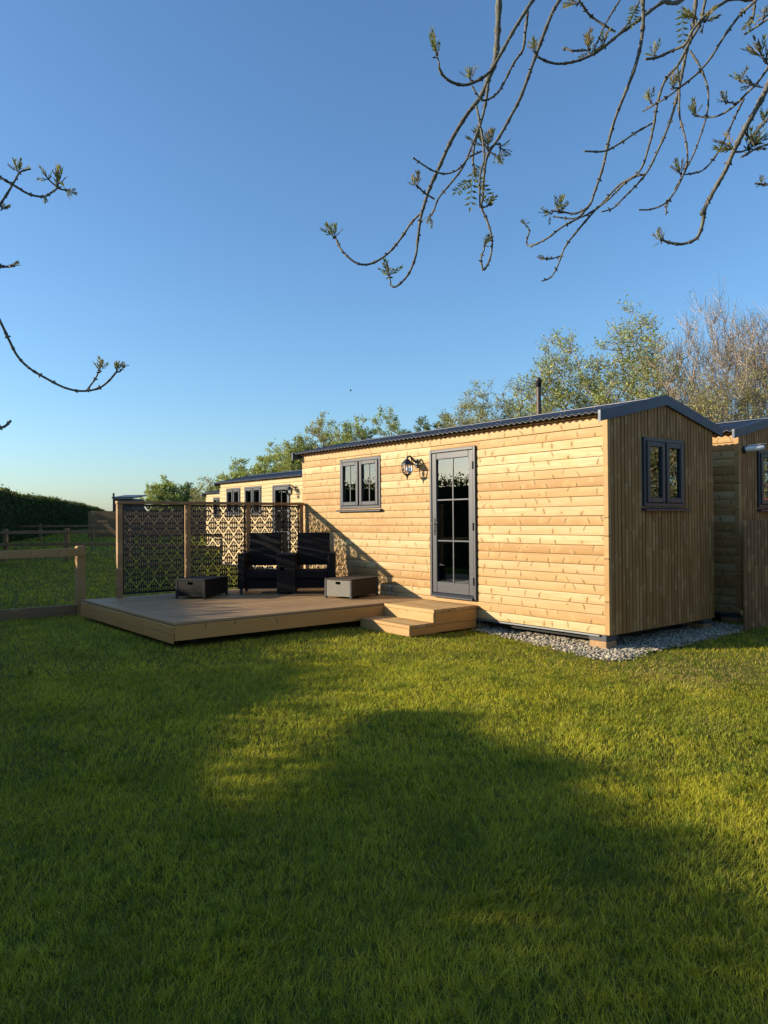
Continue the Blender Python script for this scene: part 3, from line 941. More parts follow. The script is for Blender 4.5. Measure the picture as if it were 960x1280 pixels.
# ------------------------------------------------------------------ rattan seats and stools
seat = empty("companion_seat", (-2.26, 11.42, DZ), R(2.5))
tag(seat, "black rattan twin armchairs joined by a middle table on the deck", "garden seat")
def rb(name, c, d, parent, mat=M_rattan, ch=0.012, M=None):
    b = MB(); b.box(c, d, M, ch=ch); return b.build(name, mat, parent)
W_ = 1.50
for (ax) in (0.055, W_ - 0.055):
    rb("armrest", (ax, 0.33, 0.36), (0.11, 0.60, 0.54), seat)
    for yy in (0.06, 0.60): rb("foot", (ax, yy, 0.045), (0.05, 0.05, 0.088), seat, M_black, 0.004)
for (a, c) in ((0.113, 0.597), (0.893, W_ - 0.113)):
    mid = (a + c) / 2
    rb("seat_panel", (mid, 0.33, 0.30), (c - a, 0.58, 0.115), seat)
    rb("seat_skirt", (mid, 0.10, 0.165), (c - a - 0.004, 0.03, 0.150), seat)
    rb("seat_skirt", (mid, 0.58, 0.150), (c - a - 0.004, 0.03, 0.130), seat)
    tl = Matrix.Rotation(R(-9), 3, 'X')
    rb("backrest", (mid, 0.645, 0.68), (c - a + 0.03, 0.055, 0.53), seat, M=tl)
    for xx in (a + 0.02, c - 0.02):
        b = MB(); b.bar((xx, 0.585, 0.12), (xx, 0.640, 0.60), 0.03, 0.03); b.build("back_leg", M_black, seat)
b = MB()                                              # console with a hand hole in its front
cx0, cx1 = 0.602, 0.888
for (c, d) in (((0.745, 0.035, 0.505), (0.286, 0.03, 0.17)), ((0.745, 0.035, 0.20), (0.286, 0.03, 0.34)),
               ((0.632, 0.035, 0.395), (0.06, 0.03, 0.05)), ((0.803, 0.035, 0.395), (0.17, 0.03, 0.05)),
               ((0.617, 0.34, 0.31), (0.03, 0.578, 0.56)), ((0.873, 0.34, 0.31), (0.03, 0.578, 0.56)), ((0.745, 0.615, 0.31), (0.222, 0.03, 0.56))):
    b.box(c, d, ch=0.003)
b.build("console_body", M_rattan, seat)
rb("console_top", (0.745, 0.325, 0.605), (0.302, 0.63, 0.03), seat)
for xx in (0.63, 0.86): rb("foot", (xx, 0.06, 0.016), (0.04, 0.04, 0.03), seat, M_black, 0.003)

def stool(mat_side, mat_top, mat_front):
    s = empty("rattan_footstool")
    Ws, Ds, Hs = 0.485, 0.66, 0.285                   # x across the holed face (-y), y deep
    b = MB()
    h0, h1, ha, hb = 0.205, 0.245, -0.045, 0.045
    z0, z1 = 0.035, Hs - 0.022
    y = -Ds / 2 + 0.012
    def fr_(x0, x1, za, zb): b.box(((x0 + x1) / 2, y, (za + zb) / 2), (x1 - x0, 0.022, zb - za))
    fr_(-Ws / 2, Ws / 2, z0, h0); fr_(-Ws / 2, ha, h0, h1); fr_(hb, Ws / 2, h0, h1); fr_(-Ws / 2, Ws / 2, h1, z1)
    b.build("holed_panel", mat_front, s)
    rb("side_panel", (-Ws / 2 + 0.011, 0.0115, (z0 + z1) / 2), (0.022, Ds - 0.023, z1 - z0), s, mat_side, 0.002)
    rb("side_panel", (Ws / 2 - 0.011, 0.0115, (z0 + z1) / 2), (0.022, Ds - 0.023, z1 - z0), s, mat_side, 0.002)
    rb("back_panel", (0, Ds / 2 - 0.011, (z0 + z1) / 2), (Ws - 0.046, 0.022, z1 - z0), s, mat_side, 0.002)
    rb("base_panel", (0, 0, z0 + 0.01), (Ws - 0.05, Ds - 0.05, 0.018), s, M_rattan, 0.002)
    rb("lid", (0, 0, Hs - 0.010), (Ws + 0.012, Ds + 0.012, 0.022), s, mat_top, 0.006)
    for sx in (-1, 1):
        for sy in (-1, 1):
            rb("leg", (sx * (Ws / 2 - 0.012), sy * (Ds / 2 - 0.012), 0.13), (0.034, 0.034, 0.26), s, M_black, 0.004)
    return s
s1 = stool(M_rattan2, M_rattan2, M_rattan_sunlit)
# front corner of the sunlit stool and directions of its faces
fc = Vector((-0.475, 10.66)); dL = Vector((-0.827, 0.56)).normalized(); dR = Vector((0.56, 0.827)).normalized()
ctr = fc + dL * 0.2425 + dR * 0.33
s1.location = (ctr.x, ctr.y, DZ); s1.rotation_euler = (0, 0, math.atan2(-dL.y, -dL.x))
tag(s1, "sunlit woven rattan footstool with hand hole beside the cabin wall", "footstool", "rattan footstools on the deck")
s2 = stool(M_rattan, M_rattan, M_rattan)
s2.location = (-2.75, 11.24, DZ); s2.rotation_euler = (0, 0, R(-18))
tag(s2, "dark rattan footstool in shade in front of the lattice screen", "footstool", "rattan footstools on the deck")

# ------------------------------------------------------------------ gravel
gp = [(-1.97, 0.9), (-1.97, -0.14), (-1.5, -0.20), (-0.92, -0.31), (-0.3, -0.44), (0.15, -0.58), (0.42, -0.48), (0.46, -0.25), (0.36, 0.1), (0.37, 1.1), (0.32, 2.75), (-1.0, 2.75), (-1.97, 2.3)]
def in_poly(x, y, P):
    x = np.asarray(x); y = np.asarray(y); r = np.zeros(x.shape, bool); n = len(P)
    for i in range(n):
        x1, y1 = P[i]; x2, y2 = P[(i + 1) % n]
        c = ((y1 > y) != (y2 > y)) & (x < (x2 - x1) * (y - y1) / (y2 - y1 + 1e-12) + x1)
        r ^= c
    return r
gm, t, b_ = new_mat("limestone_gravel")
oi = nd(t, "ShaderNodeVertexColor"); oi.layer_name = 'tint'
t.links.new(oi.outputs[0], b_.inputs['Base Color']); b_.inputs['Roughness'].default_value = 0.9
soil = plain("gravel_bed", (0.20, 0.17, 0.125), 0.95, 0.1, var=0.35, scale=60, bumps=0.6)
b = MB()
gx, gy = np.meshgrid(np.linspace(-2.0, 0.55, 28), np.linspace(-0.85, 2.8, 38))
for i in range(27):
    for j in range(37):
        cx_, cy_ = (gx[j, i] + gx[j, i + 1]) / 2, (gy[j, i] + gy[j + 1, i]) / 2
        if in_poly(np.array([cx_]), np.array([cy_]), gp)[0]:
            vs = []
            for (jj_, ii_) in ((j, i), (j, i + 1), (j + 1, i + 1), (j + 1, i)):
                X, Y = loc2w(gx[jj_, ii_], gy[jj_, ii_]); vs.append((X, Y, float(ground_z(X, Y)) + 0.006))
            b.add(vs, [(0, 1, 2, 3)])
tag(b.build("gravel_bed", soil), kind='structure')
# stones
ico_v = []
for k in range(12):
    pass
phi = (1 + 5 ** .5) / 2
iv = np.array([(-1, phi, 0), (1, phi, 0), (-1, -phi, 0), (1, -phi, 0), (0, -1, phi), (0, 1, phi), (0, -1, -phi), (0, 1, -phi), (phi, 0, -1), (phi, 0, 1), (-phi, 0, -1), (-phi, 0, 1)]) / math.sqrt(1 + phi * phi)
ifc = np.array([(0, 11, 5), (0, 5, 1), (0, 1, 7), (0, 7, 10), (0, 10, 11), (1, 5, 9), (5, 11, 4), (11, 10, 2), (10, 7, 6), (7, 1, 8), (3, 9, 4), (3, 4, 2), (3, 2, 6), (3, 6, 8), (3, 8, 9), (4, 9, 5), (2, 4, 11), (6, 2, 10), (8, 6, 7), (9, 8, 1)])
N = 15000
px = RNG.uniform(-2.0, 0.6, N); py = RNG.uniform(-0.9, 2.8, N)
jit = RNG.normal(0, 0.035, (N, 2))
keep = in_poly(px + jit[:, 0], py + jit[:, 1], gp) & ~((px < -0.3) & (py > 0.9))
px, py = px[keep], py[keep]; N = len(px)
wx, wy = CX + px * CT - py * ST, CY + px * ST + py * CT
sz = RNG.uniform(0.007, 0.016, N) * np.where(RNG.random(N) < 0.12, 1.5, 1.0)
V = iv[None] * (1 + RNG.normal(0, 0.2, (N, 12, 1))) * sz[:, None, None] * np.stack([RNG.uniform(0.8, 1.4, N), RNG.uniform(0.8, 1.3, N), RNG.uniform(0.55, 0.9, N)], -1)[:, None, :]
an = RNG.uniform(0, 6.28, N); c_, s_ = np.cos(an)[:, None], np.sin(an)[:, None]
V = np.stack([V[..., 0] * c_ - V[..., 1] * s_ + wx[:, None], V[..., 0] * s_ + V[..., 1] * c_ + wy[:, None], V[..., 2] + (ground_z(wx, wy) + 0.010 + RNG.uniform(0, 0.012, N))[:, None]], -1)
F = (ifc[None] + (np.arange(N) * 12)[:, None, None]).reshape(-1)
tone = RNG.uniform(0.18, 0.48, N)[:, None] * np.array([[1.0, 0.86, 0.62]]) * (1 + RNG.normal(0, 0.04, (N, 3)))
tag(link("gravel", np_mesh("gravel", V, F, np.full(N * 20, 3), gm, np.repeat(tone, 12, 0))), kind='stuff')

# ------------------------------------------------------------------ slatted panel by the second cabin
p0 = loc2w(0.40, 2.33)
pan = empty("slatted_panel", (*p0, -0.02), TH + R(90))
tag(pan, "tall dark vertical slatted panel standing before the right hand cabin", "slatted panel")
for i in range(17):
    x = i * 0.094
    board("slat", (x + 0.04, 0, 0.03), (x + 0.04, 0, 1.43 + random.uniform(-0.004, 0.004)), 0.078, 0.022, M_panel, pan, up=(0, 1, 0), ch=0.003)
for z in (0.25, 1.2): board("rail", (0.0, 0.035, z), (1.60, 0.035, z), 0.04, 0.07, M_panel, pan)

# ------------------------------------------------------------------ fences at the left
def sq_post(name, parent, x, y, z0, h, w, mat):
    o = board(name, (x, y, z0), (x, y, z0 + h - w * 0.25), w, w, mat, parent, up=(1, 0, 0), ch=0.006)
    b = MB(); hw = w / 2
    b.add([(-hw, -hw, 0), (hw, -hw, 0), (hw, hw, 0), (-hw, hw, 0), (-hw * .8, -hw * .8, w * .16), (hw * .8, -hw * .8, w * .16), (hw * .8, hw * .8, w * .16), (-hw * .8, hw * .8, w * .16)],
          [(0, 1, 5, 4), (1, 2, 6, 5), (2, 3, 7, 6), (3, 0, 4, 7), (4, 5, 6, 7), (0, 3, 2, 1)])
    b.build("post_cap", mat, parent, Matrix.Translation((x, y, z0 + h - w * 0.25)))
    return o
nf = empty("post_and_rail_fence", (*loc2w(-6.92, -3.66), 0), TH)
tag(nf, "nearest timber fence with square post meeting the deck corner", "fence", "post and rail fences on the left")
for k in range(3):
    yy = -k * 1.85
    X, Y = loc2w(-6.92, -3.66 + yy)
    sq_post("post", nf, 0, yy, float(ground_z(X, Y)) - 0.05, 1.12, 0.125, M_post)
for k in range(2):
    board("rail", (0.085, -k * 1.85 + 0.03, 0.995), (0.085, -(k + 1) * 1.85 + 0.03, 0.985), 0.045, 0.12, M_post, nf)
    b = MB()
    for zz in (0.97, 1.02): b.lathe([(0.011, -0.002), (0.011, 0.008)], 8, (0.108, -(k + 1) * 1.85 + 0.1, zz), M=Matrix.Rotation(R(90), 3, 'Y'))
    b.build("bolt", M_black, nf)
    board("gravel_board", (0.03, -k * 1.85 - 0.07, 0.11), (0.03, -(k + 1) * 1.85 + 0.07, 0.11), 0.05, 0.17, M_oldwood, nf)

def far_fence(pts, h, w, label, rails, mat):
    f = empty("post_and_rail_fence", (pts[0][0], pts[0][1], 0))
    tag(f, label, "fence", "post and rail fences on the left")
    for (x, y) in pts:
        z = float(ground_z(x, y)); sq_post("post", f, x - pts[0][0], y - pts[0][1], z - 0.05, h + 0.05, w, mat)
    for (a, c) in zip(pts[:-1], pts[1:]):
        za, zc = float(ground_z(*a)), float(ground_z(*c))
        for rz in rails:
            board("rail", (a[0] - pts[0][0], a[1] - pts[0][1] - w / 2 - 0.02, za + rz), (c[0] - pts[0][0], c[1] - pts[0][1] - w / 2 - 0.02, zc + rz), 0.04, 0.10, mat, f)
    return f
far_fence([(-13.55, 23.0), (-11.7, 23.0), (-9.82, 23.05), (-7.95, 23.1), (-6.1, 23.15), (-4.2, 23.2)], 1.02, 0.12, "middle timber fence crossing the shaded paddock", (0.90, 0.52), M_oldwood)
far_fence([(-21.0, 39.5), (-18.3, 39.6), (-15.55, 39.7), (-12.8, 39.8), (-10.0, 39.9)], 0.92, 0.14, "farther timber fence just in front of the tall hedge", (0.78, 0.45), M_oldwood)
pr = empty("timber_prop", (-8.3, 22.0, 0))
tag(pr, "slanting timber prop beside the left post of the lattice screen", "prop")
zg = float(ground_z(-7.0, 22.0))
board("strut", (0.0, 0, 1.46), (1.35, 0, zg), 0.08, 0.075, M_oldwood, pr)
board("foot_block", (1.2, 0, zg + 0.03), (1.6, 0, zg + 0.03), 0.12, 0.09, M_oldwood, pr)
board("cap_block", (-0.16, 0, 1.47), (0.10, 0, 1.47), 0.10, 0.05, M_oldwood, pr)

# far board fence and dark shed beyond
ff = empty("board_fence", (-18.2, 46.0, 0))
tag(ff, "far brown close boarded fence at the end of the hedge", "fence")
zg = float(ground_z(-16, 46))
for i in range(40):
    x = i * 0.2
    board("fence_board", (x, 0, zg), (x, 0, zg + 1.62 + random.uniform(-0.02, 0.02)), 0.192, 0.02, M_oldwood, ff, up=(0, 1, 0), ch=0)
for z in (0.35, 1.3): board("rail", (-0.1, 0.05, zg + z), (7.95, 0.05, zg + z), 0.05, 0.09, M_oldwood, ff)
sh = empty("dark_shed", (-21.8, 60.0, 0))
tag(sh, "dark blue grey shed showing above the far boarded fence", "shed")
zg = float(ground_z(-20, 60))
b = MB(); b.box((0.75, 1.5, zg + 1.35), (1.5, 3.0, 2.7)); b.build("wall", M_shed, sh)
b = MB(); b.prism([(-0.12, zg + 2.7), (-0.12, zg + 2.82), (3.15, zg + 3.1), (3.15, zg + 2.98)], 0, -0.12, 1.62); b.build("roof", M_roof, sh)
b = MB(); b.box((0.02, -0.06, zg + 1.60), (0.12, 0.1, 3.1)); b.build("corner_post", M_shed, sh)

# ------------------------------------------------------------------ foliage tools
def leaf_quads(P, size, rng, up=0.3, aspect=0.55, N=None):
    """two triangles per leaf: a kite with a fold"""
    n = len(P)
    d = rng.normal(0, 1, (n, 3)); d[:, 2] = d[:, 2] * 0.7 + up
    d /= np.linalg.norm(d, axis=1, keepdims=True)
    a = rng.normal(0, 1, (n, 3)); s = np.cross(d, a); s /= np.linalg.norm(s, axis=1, keepdims=True) + 1e-9
    L = (size * rng.uniform(0.6, 1.3, n))[:, None]
    W = L * aspect * 0.5
    nrm = np.cross(d, s)
    v0 = P; v1 = P + d * L * 0.5 + s * W + nrm * L * 0.08; v2 = P + d * L; v3 = P + d * L * 0.5 - s * W + nrm * L * 0.08
    V = np.stack([v0, v1, v2, v3], 1).reshape(-1, 3)
    F = (np.arange(n)[:, None] * 4 + np.array([[0, 1, 2, 0, 2, 3]])).reshape(-1)
    return V, F, np.full(n * 2, 3)

def pick_colors(n, pal, rng, var=0.18):
    pal = np.array(pal); c = pal[rng.integers(0, len(pal), n)]
    return np.clip(c * (1 + rng.normal(0, var, (n, 1))) * (1 + rng.normal(0, 0.06, (n, 3))), 0.005, 0.9)

def tubes_np(segs, sides=4):
    """segs: list of (p, q, rp, rq) -> V, F, sizes as open prisms"""
    p = np.array([s[0] for s in segs]); q_ = np.array([s[1] for s in segs])
    rp = np.array([s[2] for s in segs])[:, None, None]; rq = np.array([s[3] for s in segs])[:, None, None]
    d = q_ - p; d /= np.linalg.norm(d, axis=1, keepdims=True) + 1e-9
    a = np.where(np.abs(d[:, 2:3]) < 0.9, np.array([[0, 0, 1.0]]), np.array([[1.0, 0, 0]]))
    u = np.cross(d, a); u /= np.linalg.norm(u, axis=1, keepdims=True); w = np.cross(d, u)
    th = np.arange(sides) * 2 * math.pi / sides
    ring = u[:, None] * np.cos(th)[None, :, None] + w[:, None] * np.sin(th)[None, :, None]
    V = np.concatenate([p[:, None] + ring * rp, q_[:, None] + ring * rq], 1)
    n = len(segs)
    k = np.arange(sides); k2 = (k + 1) % sides
    f = np.stack([k, k2, sides + k2, sides + k], -1)
    F = f[None] + (np.arange(n) * 2 * sides)[:, None, None]
    return V.reshape(-1, 3), F.reshape(-1), np.full(n * sides, 4)

def tree(name, label, x, y, h, rx, rz_lo, pal, rng, n_tgt=220, leaves=36, leaf=0.085, twig=0.5, stems=1, trunk_r=0.14, bark=None, ry=None,
         up=0.35, group=None, cat="tree", fill=1.0, upright=1.0, lean=0.0):
    n_tgt = int(n_tgt * 1.7); leaves = leaves * 1.4; trunk_r *= 0.8
    pal = [tuple(min(0.5, v * 2.8) for v in c) for c in pal]
    bark = bark or M_bark
    z0 = float(ground_z(x, y)); ry = ry or rx
    base = np.array([0, 0, 0.0])
    nodes = []; par = []
    # stems
    starts = []
    for s in range(stems):
        ang = rng.uniform(0, 6.28); sp = 0.0 if stems == 1 else rng.uniform(0.15, 0.5) * rx
        p = np.array([math.cos(ang), math.sin(ang), 0]) * (0 if stems == 1 else rng.uniform(0.05, 0.35)); prev = -1
        K = 7
        top = np.array([math.cos(ang) * sp + lean * rx, math.sin(ang) * sp, h * (0.62 if stems == 1 else rng.uniform(0.5, 0.75))])
        for k in range(K + 1):
            f = k / K
            pt = p * (1 - f) + top * f + (rng.normal(0, 0.035, 3) * h * 0.15 if 0 < k else 0)
            nodes.append(pt); par.append(prev); prev = len(nodes) - 1
    # targets in an uneven crown
    cz = (h + rz_lo) / 2; hz = (h - rz_lo) / 2
    T = rng.normal(0, 1, (n_tgt * 3, 3)); T /= np.linalg.norm(T, axis=1, keepdims=True)
    rad = rng.uniform(0.12, 1.0, (len(T), 1)) ** 0.5
    lob = 1 + 0.22 * np.sin(T[:, :1] * 5 + rng.uniform(0, 6)) * np.cos(T[:, 2:3] * 4 + rng.uniform(0, 6)) + rng.normal(0, 0.07, (len(T), 1))
    T = T * rad * lob
    wz = 1.0 - 0.22 * np.clip(T[:, 2:3], 0, 1) ** 1.5          # narrower to the top
    T = T * np.concatenate([rx * wz, ry * wz, np.full_like(wz, hz)], 1) + np.array([[lean * rx * 0.6, 0, cz]])
    T = T[(T[:, 2] > rz_lo * 0.8)][:n_tgt]
    T = T[np.argsort(np.linalg.norm(T - np.array([0, 0, rz_lo * 0.5]), axis=1))]
    tips = []
    for tg in T:
        A = np.array(nodes)
        dv = tg - A
        cost = np.sqrt(dv[:, 2] ** 2 + (dv[:, 0] ** 2 + dv[:, 1] ** 2) * upright ** 2) + 0.9 * np.clip(-dv[:, 2], 0, None) * 2.0 + np.where(A[:, 2] < rz_lo * 0.45, 3.0, 0)
        i = int(np.argmin(cost)); d = np.linalg.norm(tg - A[i])
        m = max(1, int(d / 0.55)); prev = i
        a0 = A[i]
        for k in range(1, m + 1):
            f = k / m
            pt = a0 * (1 - f) + tg * f
            pt = pt + np.array([0, 0, -0.10 * d * math.sin(math.pi * f)]) + (rng.normal(0, 0.05, 3) * d * 0.4 if k < m else 0)
            nodes.append(pt); par.append(prev); prev = len(nodes) - 1
        tips.append(prev)
    A = np.array(nodes); n = len(A)
    w = np.zeros(n)
    ch = np.zeros(n, int)
    for i in range(n):
        if par[i] >= 0: ch[par[i]] += 1
    w[ch == 0] = 1.0
    for i in range(n - 1, -1, -1):
        if par[i] >= 0: w[par[i]] += w[i]
    rr = 0.006 + (trunk_r / math.sqrt(stems)) * (w / max(w.max(), 1)) ** 0.52
    segs = [(A[par[i]], A[i], min(rr[par[i]], rr[i] * 1.5), rr[i]) for i in range(n) if par[i] >= 0]
    V, F, S = tubes_np(segs, 5)
    root = empty(name, (x, y, z0 - 0.03))
    tag(root, label, cat, group)
    me = np_mesh("trunk", V, F, S, bark, smooth=True); link("trunk", me, root)
    # twigs and leaves
    tsegs = []; LP = []
    src = A[[i for i in range(n) if w[i] < 4 and par[i] >= 0]]
    tipA = A[tips]
    nt_ = len(tipA)
    for p in tipA:
        for k in range(rng.integers(4, 8)):
            d = rng.normal(0, 1, 3); d[2] = abs(d[2]) * 0.6 + up; d[:2] += (p[:2] / (rx + 1e-6)) * 0.5; d /= np.linalg.norm(d)
            L = twig * rng.uniform(0.5, 1.2)
            m = p + d * L * 0.5 + rng.normal(0, 0.05, 3) * L; e = p + d * L + np.array([0, 0, up * 0.1])
            tsegs += [(p, m, 0.0065, 0.005), (m, e, 0.005, 0.003)]
            nl = rng.poisson(leaves / 6 * fill)
            if nl:
                f = rng.uniform(0.2, 1.05, (nl, 1))
                LP.append(p + (e - p) * f + rng.normal(0, 0.07, (nl, 3)))
    V, F, S = tubes_np(tsegs, 3)
    link("twigs", np_mesh("twigs", V, F, S, bark), root)['kind'] = 'stuff'
    if LP:
        P = np.concatenate(LP)
        V, F, S = leaf_quads(P, leaf, rng, 0.2)
        # clumps differ in tone from place to place
        cl = np.sin(P[:, 0] * 1.9 + P[:, 2] * 2.3) * np.sin(P[:, 1] * 2.1 - P[:, 2] * 1.1)
        C = pick_colors(len(P), pal, rng) * (1 + 0.22 * cl[:, None])
        link("crown", np_mesh("crown", V, F, S, M_leaf, np.repeat(np.clip(C, 0.004, 0.9), 4, 0)), root)
    return root

def hedge_leaves(P, nrm, size, rng):
    n = len(P)
    d = nrm + rng.normal(0, 0.75, (n, 3)); d /= np.linalg.norm(d, axis=1, keepdims=True)
    a = rng.normal(0, 1, (n, 3)); s = np.cross(d, a); s /= np.linalg.norm(s, axis=1, keepdims=True)
    L = (size * rng.uniform(0.6, 1.3, n))[:, None]; W = L * 0.32
    V = np.stack([P, P + d * L * .5 + s * W, P + d * L, P + d * L * .5 - s * W], 1).reshape(-1, 3)
    return V, (np.arange(n)[:, None] * 4 + np.array([[0, 1, 2, 0, 2, 3]])).reshape(-1), np.full(2 * n, 3)

# ------------------------------------------------------------------ the long hedge on the left
def fbm(u, seed, octs=5, base=0.25):
    r = np.random.default_rng(seed); v = np.zeros_like(u, float); amp = 1.0
    for o in range(octs):
        v += amp * np.sin(u * base * 2.1 ** o * 2 * math.pi + r.uniform(0, 6.28)) ; amp *= 0.55
    return v / 2.0
def hedge_x(Y): return -6.95 - 0.315 * Y
def hedge_h(Y):
    Y = np.asarray(Y, float)
    h = 2.53 + 0.035 * fbm(Y, 3, 5, 0.35) + (0.09 * fbm(Y, 5, 2, 0.045) + 0.06 * fbm(Y, 8, 3, 0.16)) * sstep(Y, 14, 24)
    h = h - np.interp(Y, [2.0, 3.0, 3.8, 5.0, 5.7, 6.3], [0.18, 0.24, 0.30, 0.22, 0.06, 0.0]) * sstep(Y, 0.5, 2.0) + 0.05 * np.exp(-((Y - 11.45) / 0.5) ** 2) - 0.04 * np.exp(-((Y - 7.6) / 0.5) ** 2)
    return h
HT = 1.3                                              # thickness
hd = empty("clipped_hedge", (hedge_x(0), 0, 0))
tag(hd, "tall clipped dark green hedge running away along the left", "hedge")
hm = plain("hedge_heart", (0.030, 0.042, 0.014), 0.95, 0.1, var=0.5, scale=5.0)
Ys = np.concatenate([np.arange(-12, 40, 0.35), np.arange(40, 118, 1.0)])
prof = [(0.50, 0.0), (0.56, 0.35), (0.58, 0.70), (0.54, 0.90), (0.40, 0.975), (0.0, 0.985), (-0.40, 0.975), (-0.54, 0.90), (-0.58, 0.5), (-0.50, 0.0)]
V = []
for Y in Ys:
    for (a, f) in prof:
        w = HT * a * (1 + 0.08 * math.sin(Y * 3.1 + f * 7) + RNG.normal(0, 0.03)) - math.copysign(0.05, a)
        xx = hedge_x(Y) - 0.5 * HT + w
        V.append((xx - hedge_x(0), Y, float(ground_z(xx, Y)) + (hedge_h(Y) - 0.09) * f * (1 + RNG.normal(0, 0.006)) - (0.1 if f == 0 else 0)))
m_ = len(prof); F = []
for i in range(len(Ys) - 1):
    for k in range(m_ - 1):
        F += [i * m_ + k, i * m_ + k + 1, (i + 1) * m_ + k + 1, (i + 1) * m_ + k]
link("hedge_heart", np_mesh("hedge_heart", V, F, np.full(len(F) // 4, 4), hm), hd)
rng = np.random.default_rng(21)
def hedge_pts(y0, y1, dens, side, size):
    n = int((y1 - y0) * 2.55 * dens)
    Y = rng.uniform(y0, y1, n); f = rng.uniform(0, 1, n) ** 0.8
    x = np.where(side > 0, 0.0, -HT) * np.ones(n) + side * (0.06 * np.sin(Y * 3.1 + f * 6)) + rng.normal(0, 0.06, n) - side * 0.10 * np.clip(f - 0.85, 0, 1) / 0.15 * 2
    xx = hedge_x(Y) + x
    P = np.stack([xx - hedge_x(0), Y, ground_z(xx, Y) + f * hedge_h(Y)], -1)
    return P, np.tile([[side * 1.0, 0.0, 0.3]], (n, 1)), Y
def hedge_top(y0, y1, dens):
    n = int((y1 - y0) * HT * dens)
    Y = rng.uniform(y0, y1, n); x = rng.uniform(-HT, 0, n); xx = hedge_x(Y) + x
    P = np.stack([xx - hedge_x(0), Y, ground_z(xx, Y) + hedge_h(Y) - 0.05 - rng.exponential(0.03, n) + np.clip(rng.normal(0, 0.035, n), -0.05, 0.12)], -1)
    return P, np.tile([[0.1, 0.0, 1.0]], (n, 1)), Y
HP = [(22, 60, 150, .12), (60, 116, 70, .16)]
VV = []; FF = []; SS = []; CC = []; off = 0
def add_hedge(P, nrm, size, pal):
    global off
    V, F, S = hedge_leaves(P, nrm, size, rng)
    VV.append(V); FF.append(F + off); SS.append(S); off += len(V)
    CC.append(np.repeat(pick_colors(len(P), pal, rng, 0.25), 4, 0))
GD = [(0.045, 0.065, 0.018), (0.060, 0.080, 0.022), (0.075, 0.092, 0.024)]
GT = [(0.085, 0.110, 0.026), (0.11, 0.125, 0.032), (0.065, 0.085, 0.022)]
for (a, c, dn, sz_) in HP:
    P, nn, _ = hedge_pts(a, c, dn, 1, sz_); add_hedge(P, nn, sz_, GD)
    P, nn, _ = hedge_top(a, c, dn * 1.2); add_hedge(P, nn, sz_, GT)
P, nn, _ = hedge_pts(-12, 22, 60, 1, .12); add_hedge(P, nn, .12, GD)
P, nn, _ = hedge_top(-12, 22, 170); add_hedge(P, nn, .09, GT)
# sprigs standing above the clipped top
k = 1100
Y = rng.uniform(-10, 110, k); Y = np.where((Y > 2) & (Y < 6.4), Y + 8, Y); x = rng.uniform(-HT * 0.9, -0.1, k)
zb = ground_z(hedge_x(Y) + x, Y) + hedge_h(Y) - 0.05
for j in range(6):
    P = np.stack([hedge_x(Y) + x - hedge_x(0) + rng.normal(0, .03, k), Y + rng.normal(0, .05, k), zb + j * 0.055 * rng.uniform(0.3, 1.1, k)], -1)
    add_hedge(P, np.tile([[0, 0, 1.0]], (k, 1)), 0.08, GT)
link("hedge_foliage", np_mesh("hedge_foliage", np.concatenate(VV), np.concatenate(FF), np.concatenate(SS), M_leaf, np.concatenate(CC)), hd)

# a loose hawthorn that has grown up through the hedge beside the lawn (its crown throws the rounded shade)
hx = empty("hawthorn", (hedge_x(2.2) - 0.6, 2.2, 0)); tag(hx, "loose hawthorn growing up through the hedge beside the lawn", "tree")
rg = np.random.default_rng(9)
nL = 46000
Y = rg.uniform(-2.5, 5.0, nL)
end = np.sqrt(np.clip(1 - np.clip((Y - 3.5) / 1.5, 0, 1) ** 2.2, 0, 1))
top = np.interp(Y, [-2.5, 2.6, 3.8, 4.9, 5.2], [2.68, 2.68, 2.72, 2.66, 2.60]) + 0.03 * np.sin(Y * 5.3) + 0.025 * np.sin(Y * 11.7 + 1)
bot = np.where(Y > 3.0, 2.55 - 0.135 * (5.1 - Y), 2.26 - 0.6 * sstep(3.2 - Y, 0.2, 0.9)) - 0.02 * np.sin(Y * 6.1)
mid = 0.55
f = rg.uniform(0, 1, nL)
zc = bot + (top - bot) * (mid + (f - mid) * end)
X_ = hedge_x(Y) - 0.45 + rg.normal(0, 0.13, nL)
P = np.stack([X_, Y + rg.normal(0, 0.04, nL), zc + rg.normal(0, 0.022, nL)], -1)
V, F, S = hedge_leaves(P - np.array([[hx.location.x, hx.location.y, 0]]), np.tile([[0.2, 0, 0.4]], (nL, 1)), 0.055, rg)
link("crown", np_mesh("crown", V, F, S, M_leaf, np.repeat(pick_colors(nL, GT, rg), 4, 0)), hx)
sg = []
for k in range(9):
    yk = -2.0 + k * 0.82; xk = hedge_x(2.2 + yk * 0.8) - hedge_x(2.2)
    sg += [(np.array([0, 0, 0.0]) if k == 4 else np.array([xk * 0.5, yk * 0.4, 1.2]), np.array([xk, yk * 0.8, 2.25]), 0.03, 0.015), (np.array([xk, yk * 0.8, 2.2]), np.array([xk, yk * 0.9, 2.5]), 0.015, 0.006)]
V, F, S = tubes_np(sg, 6); link("trunk", np_mesh("trunk", V, F, S, M_bark), hx)

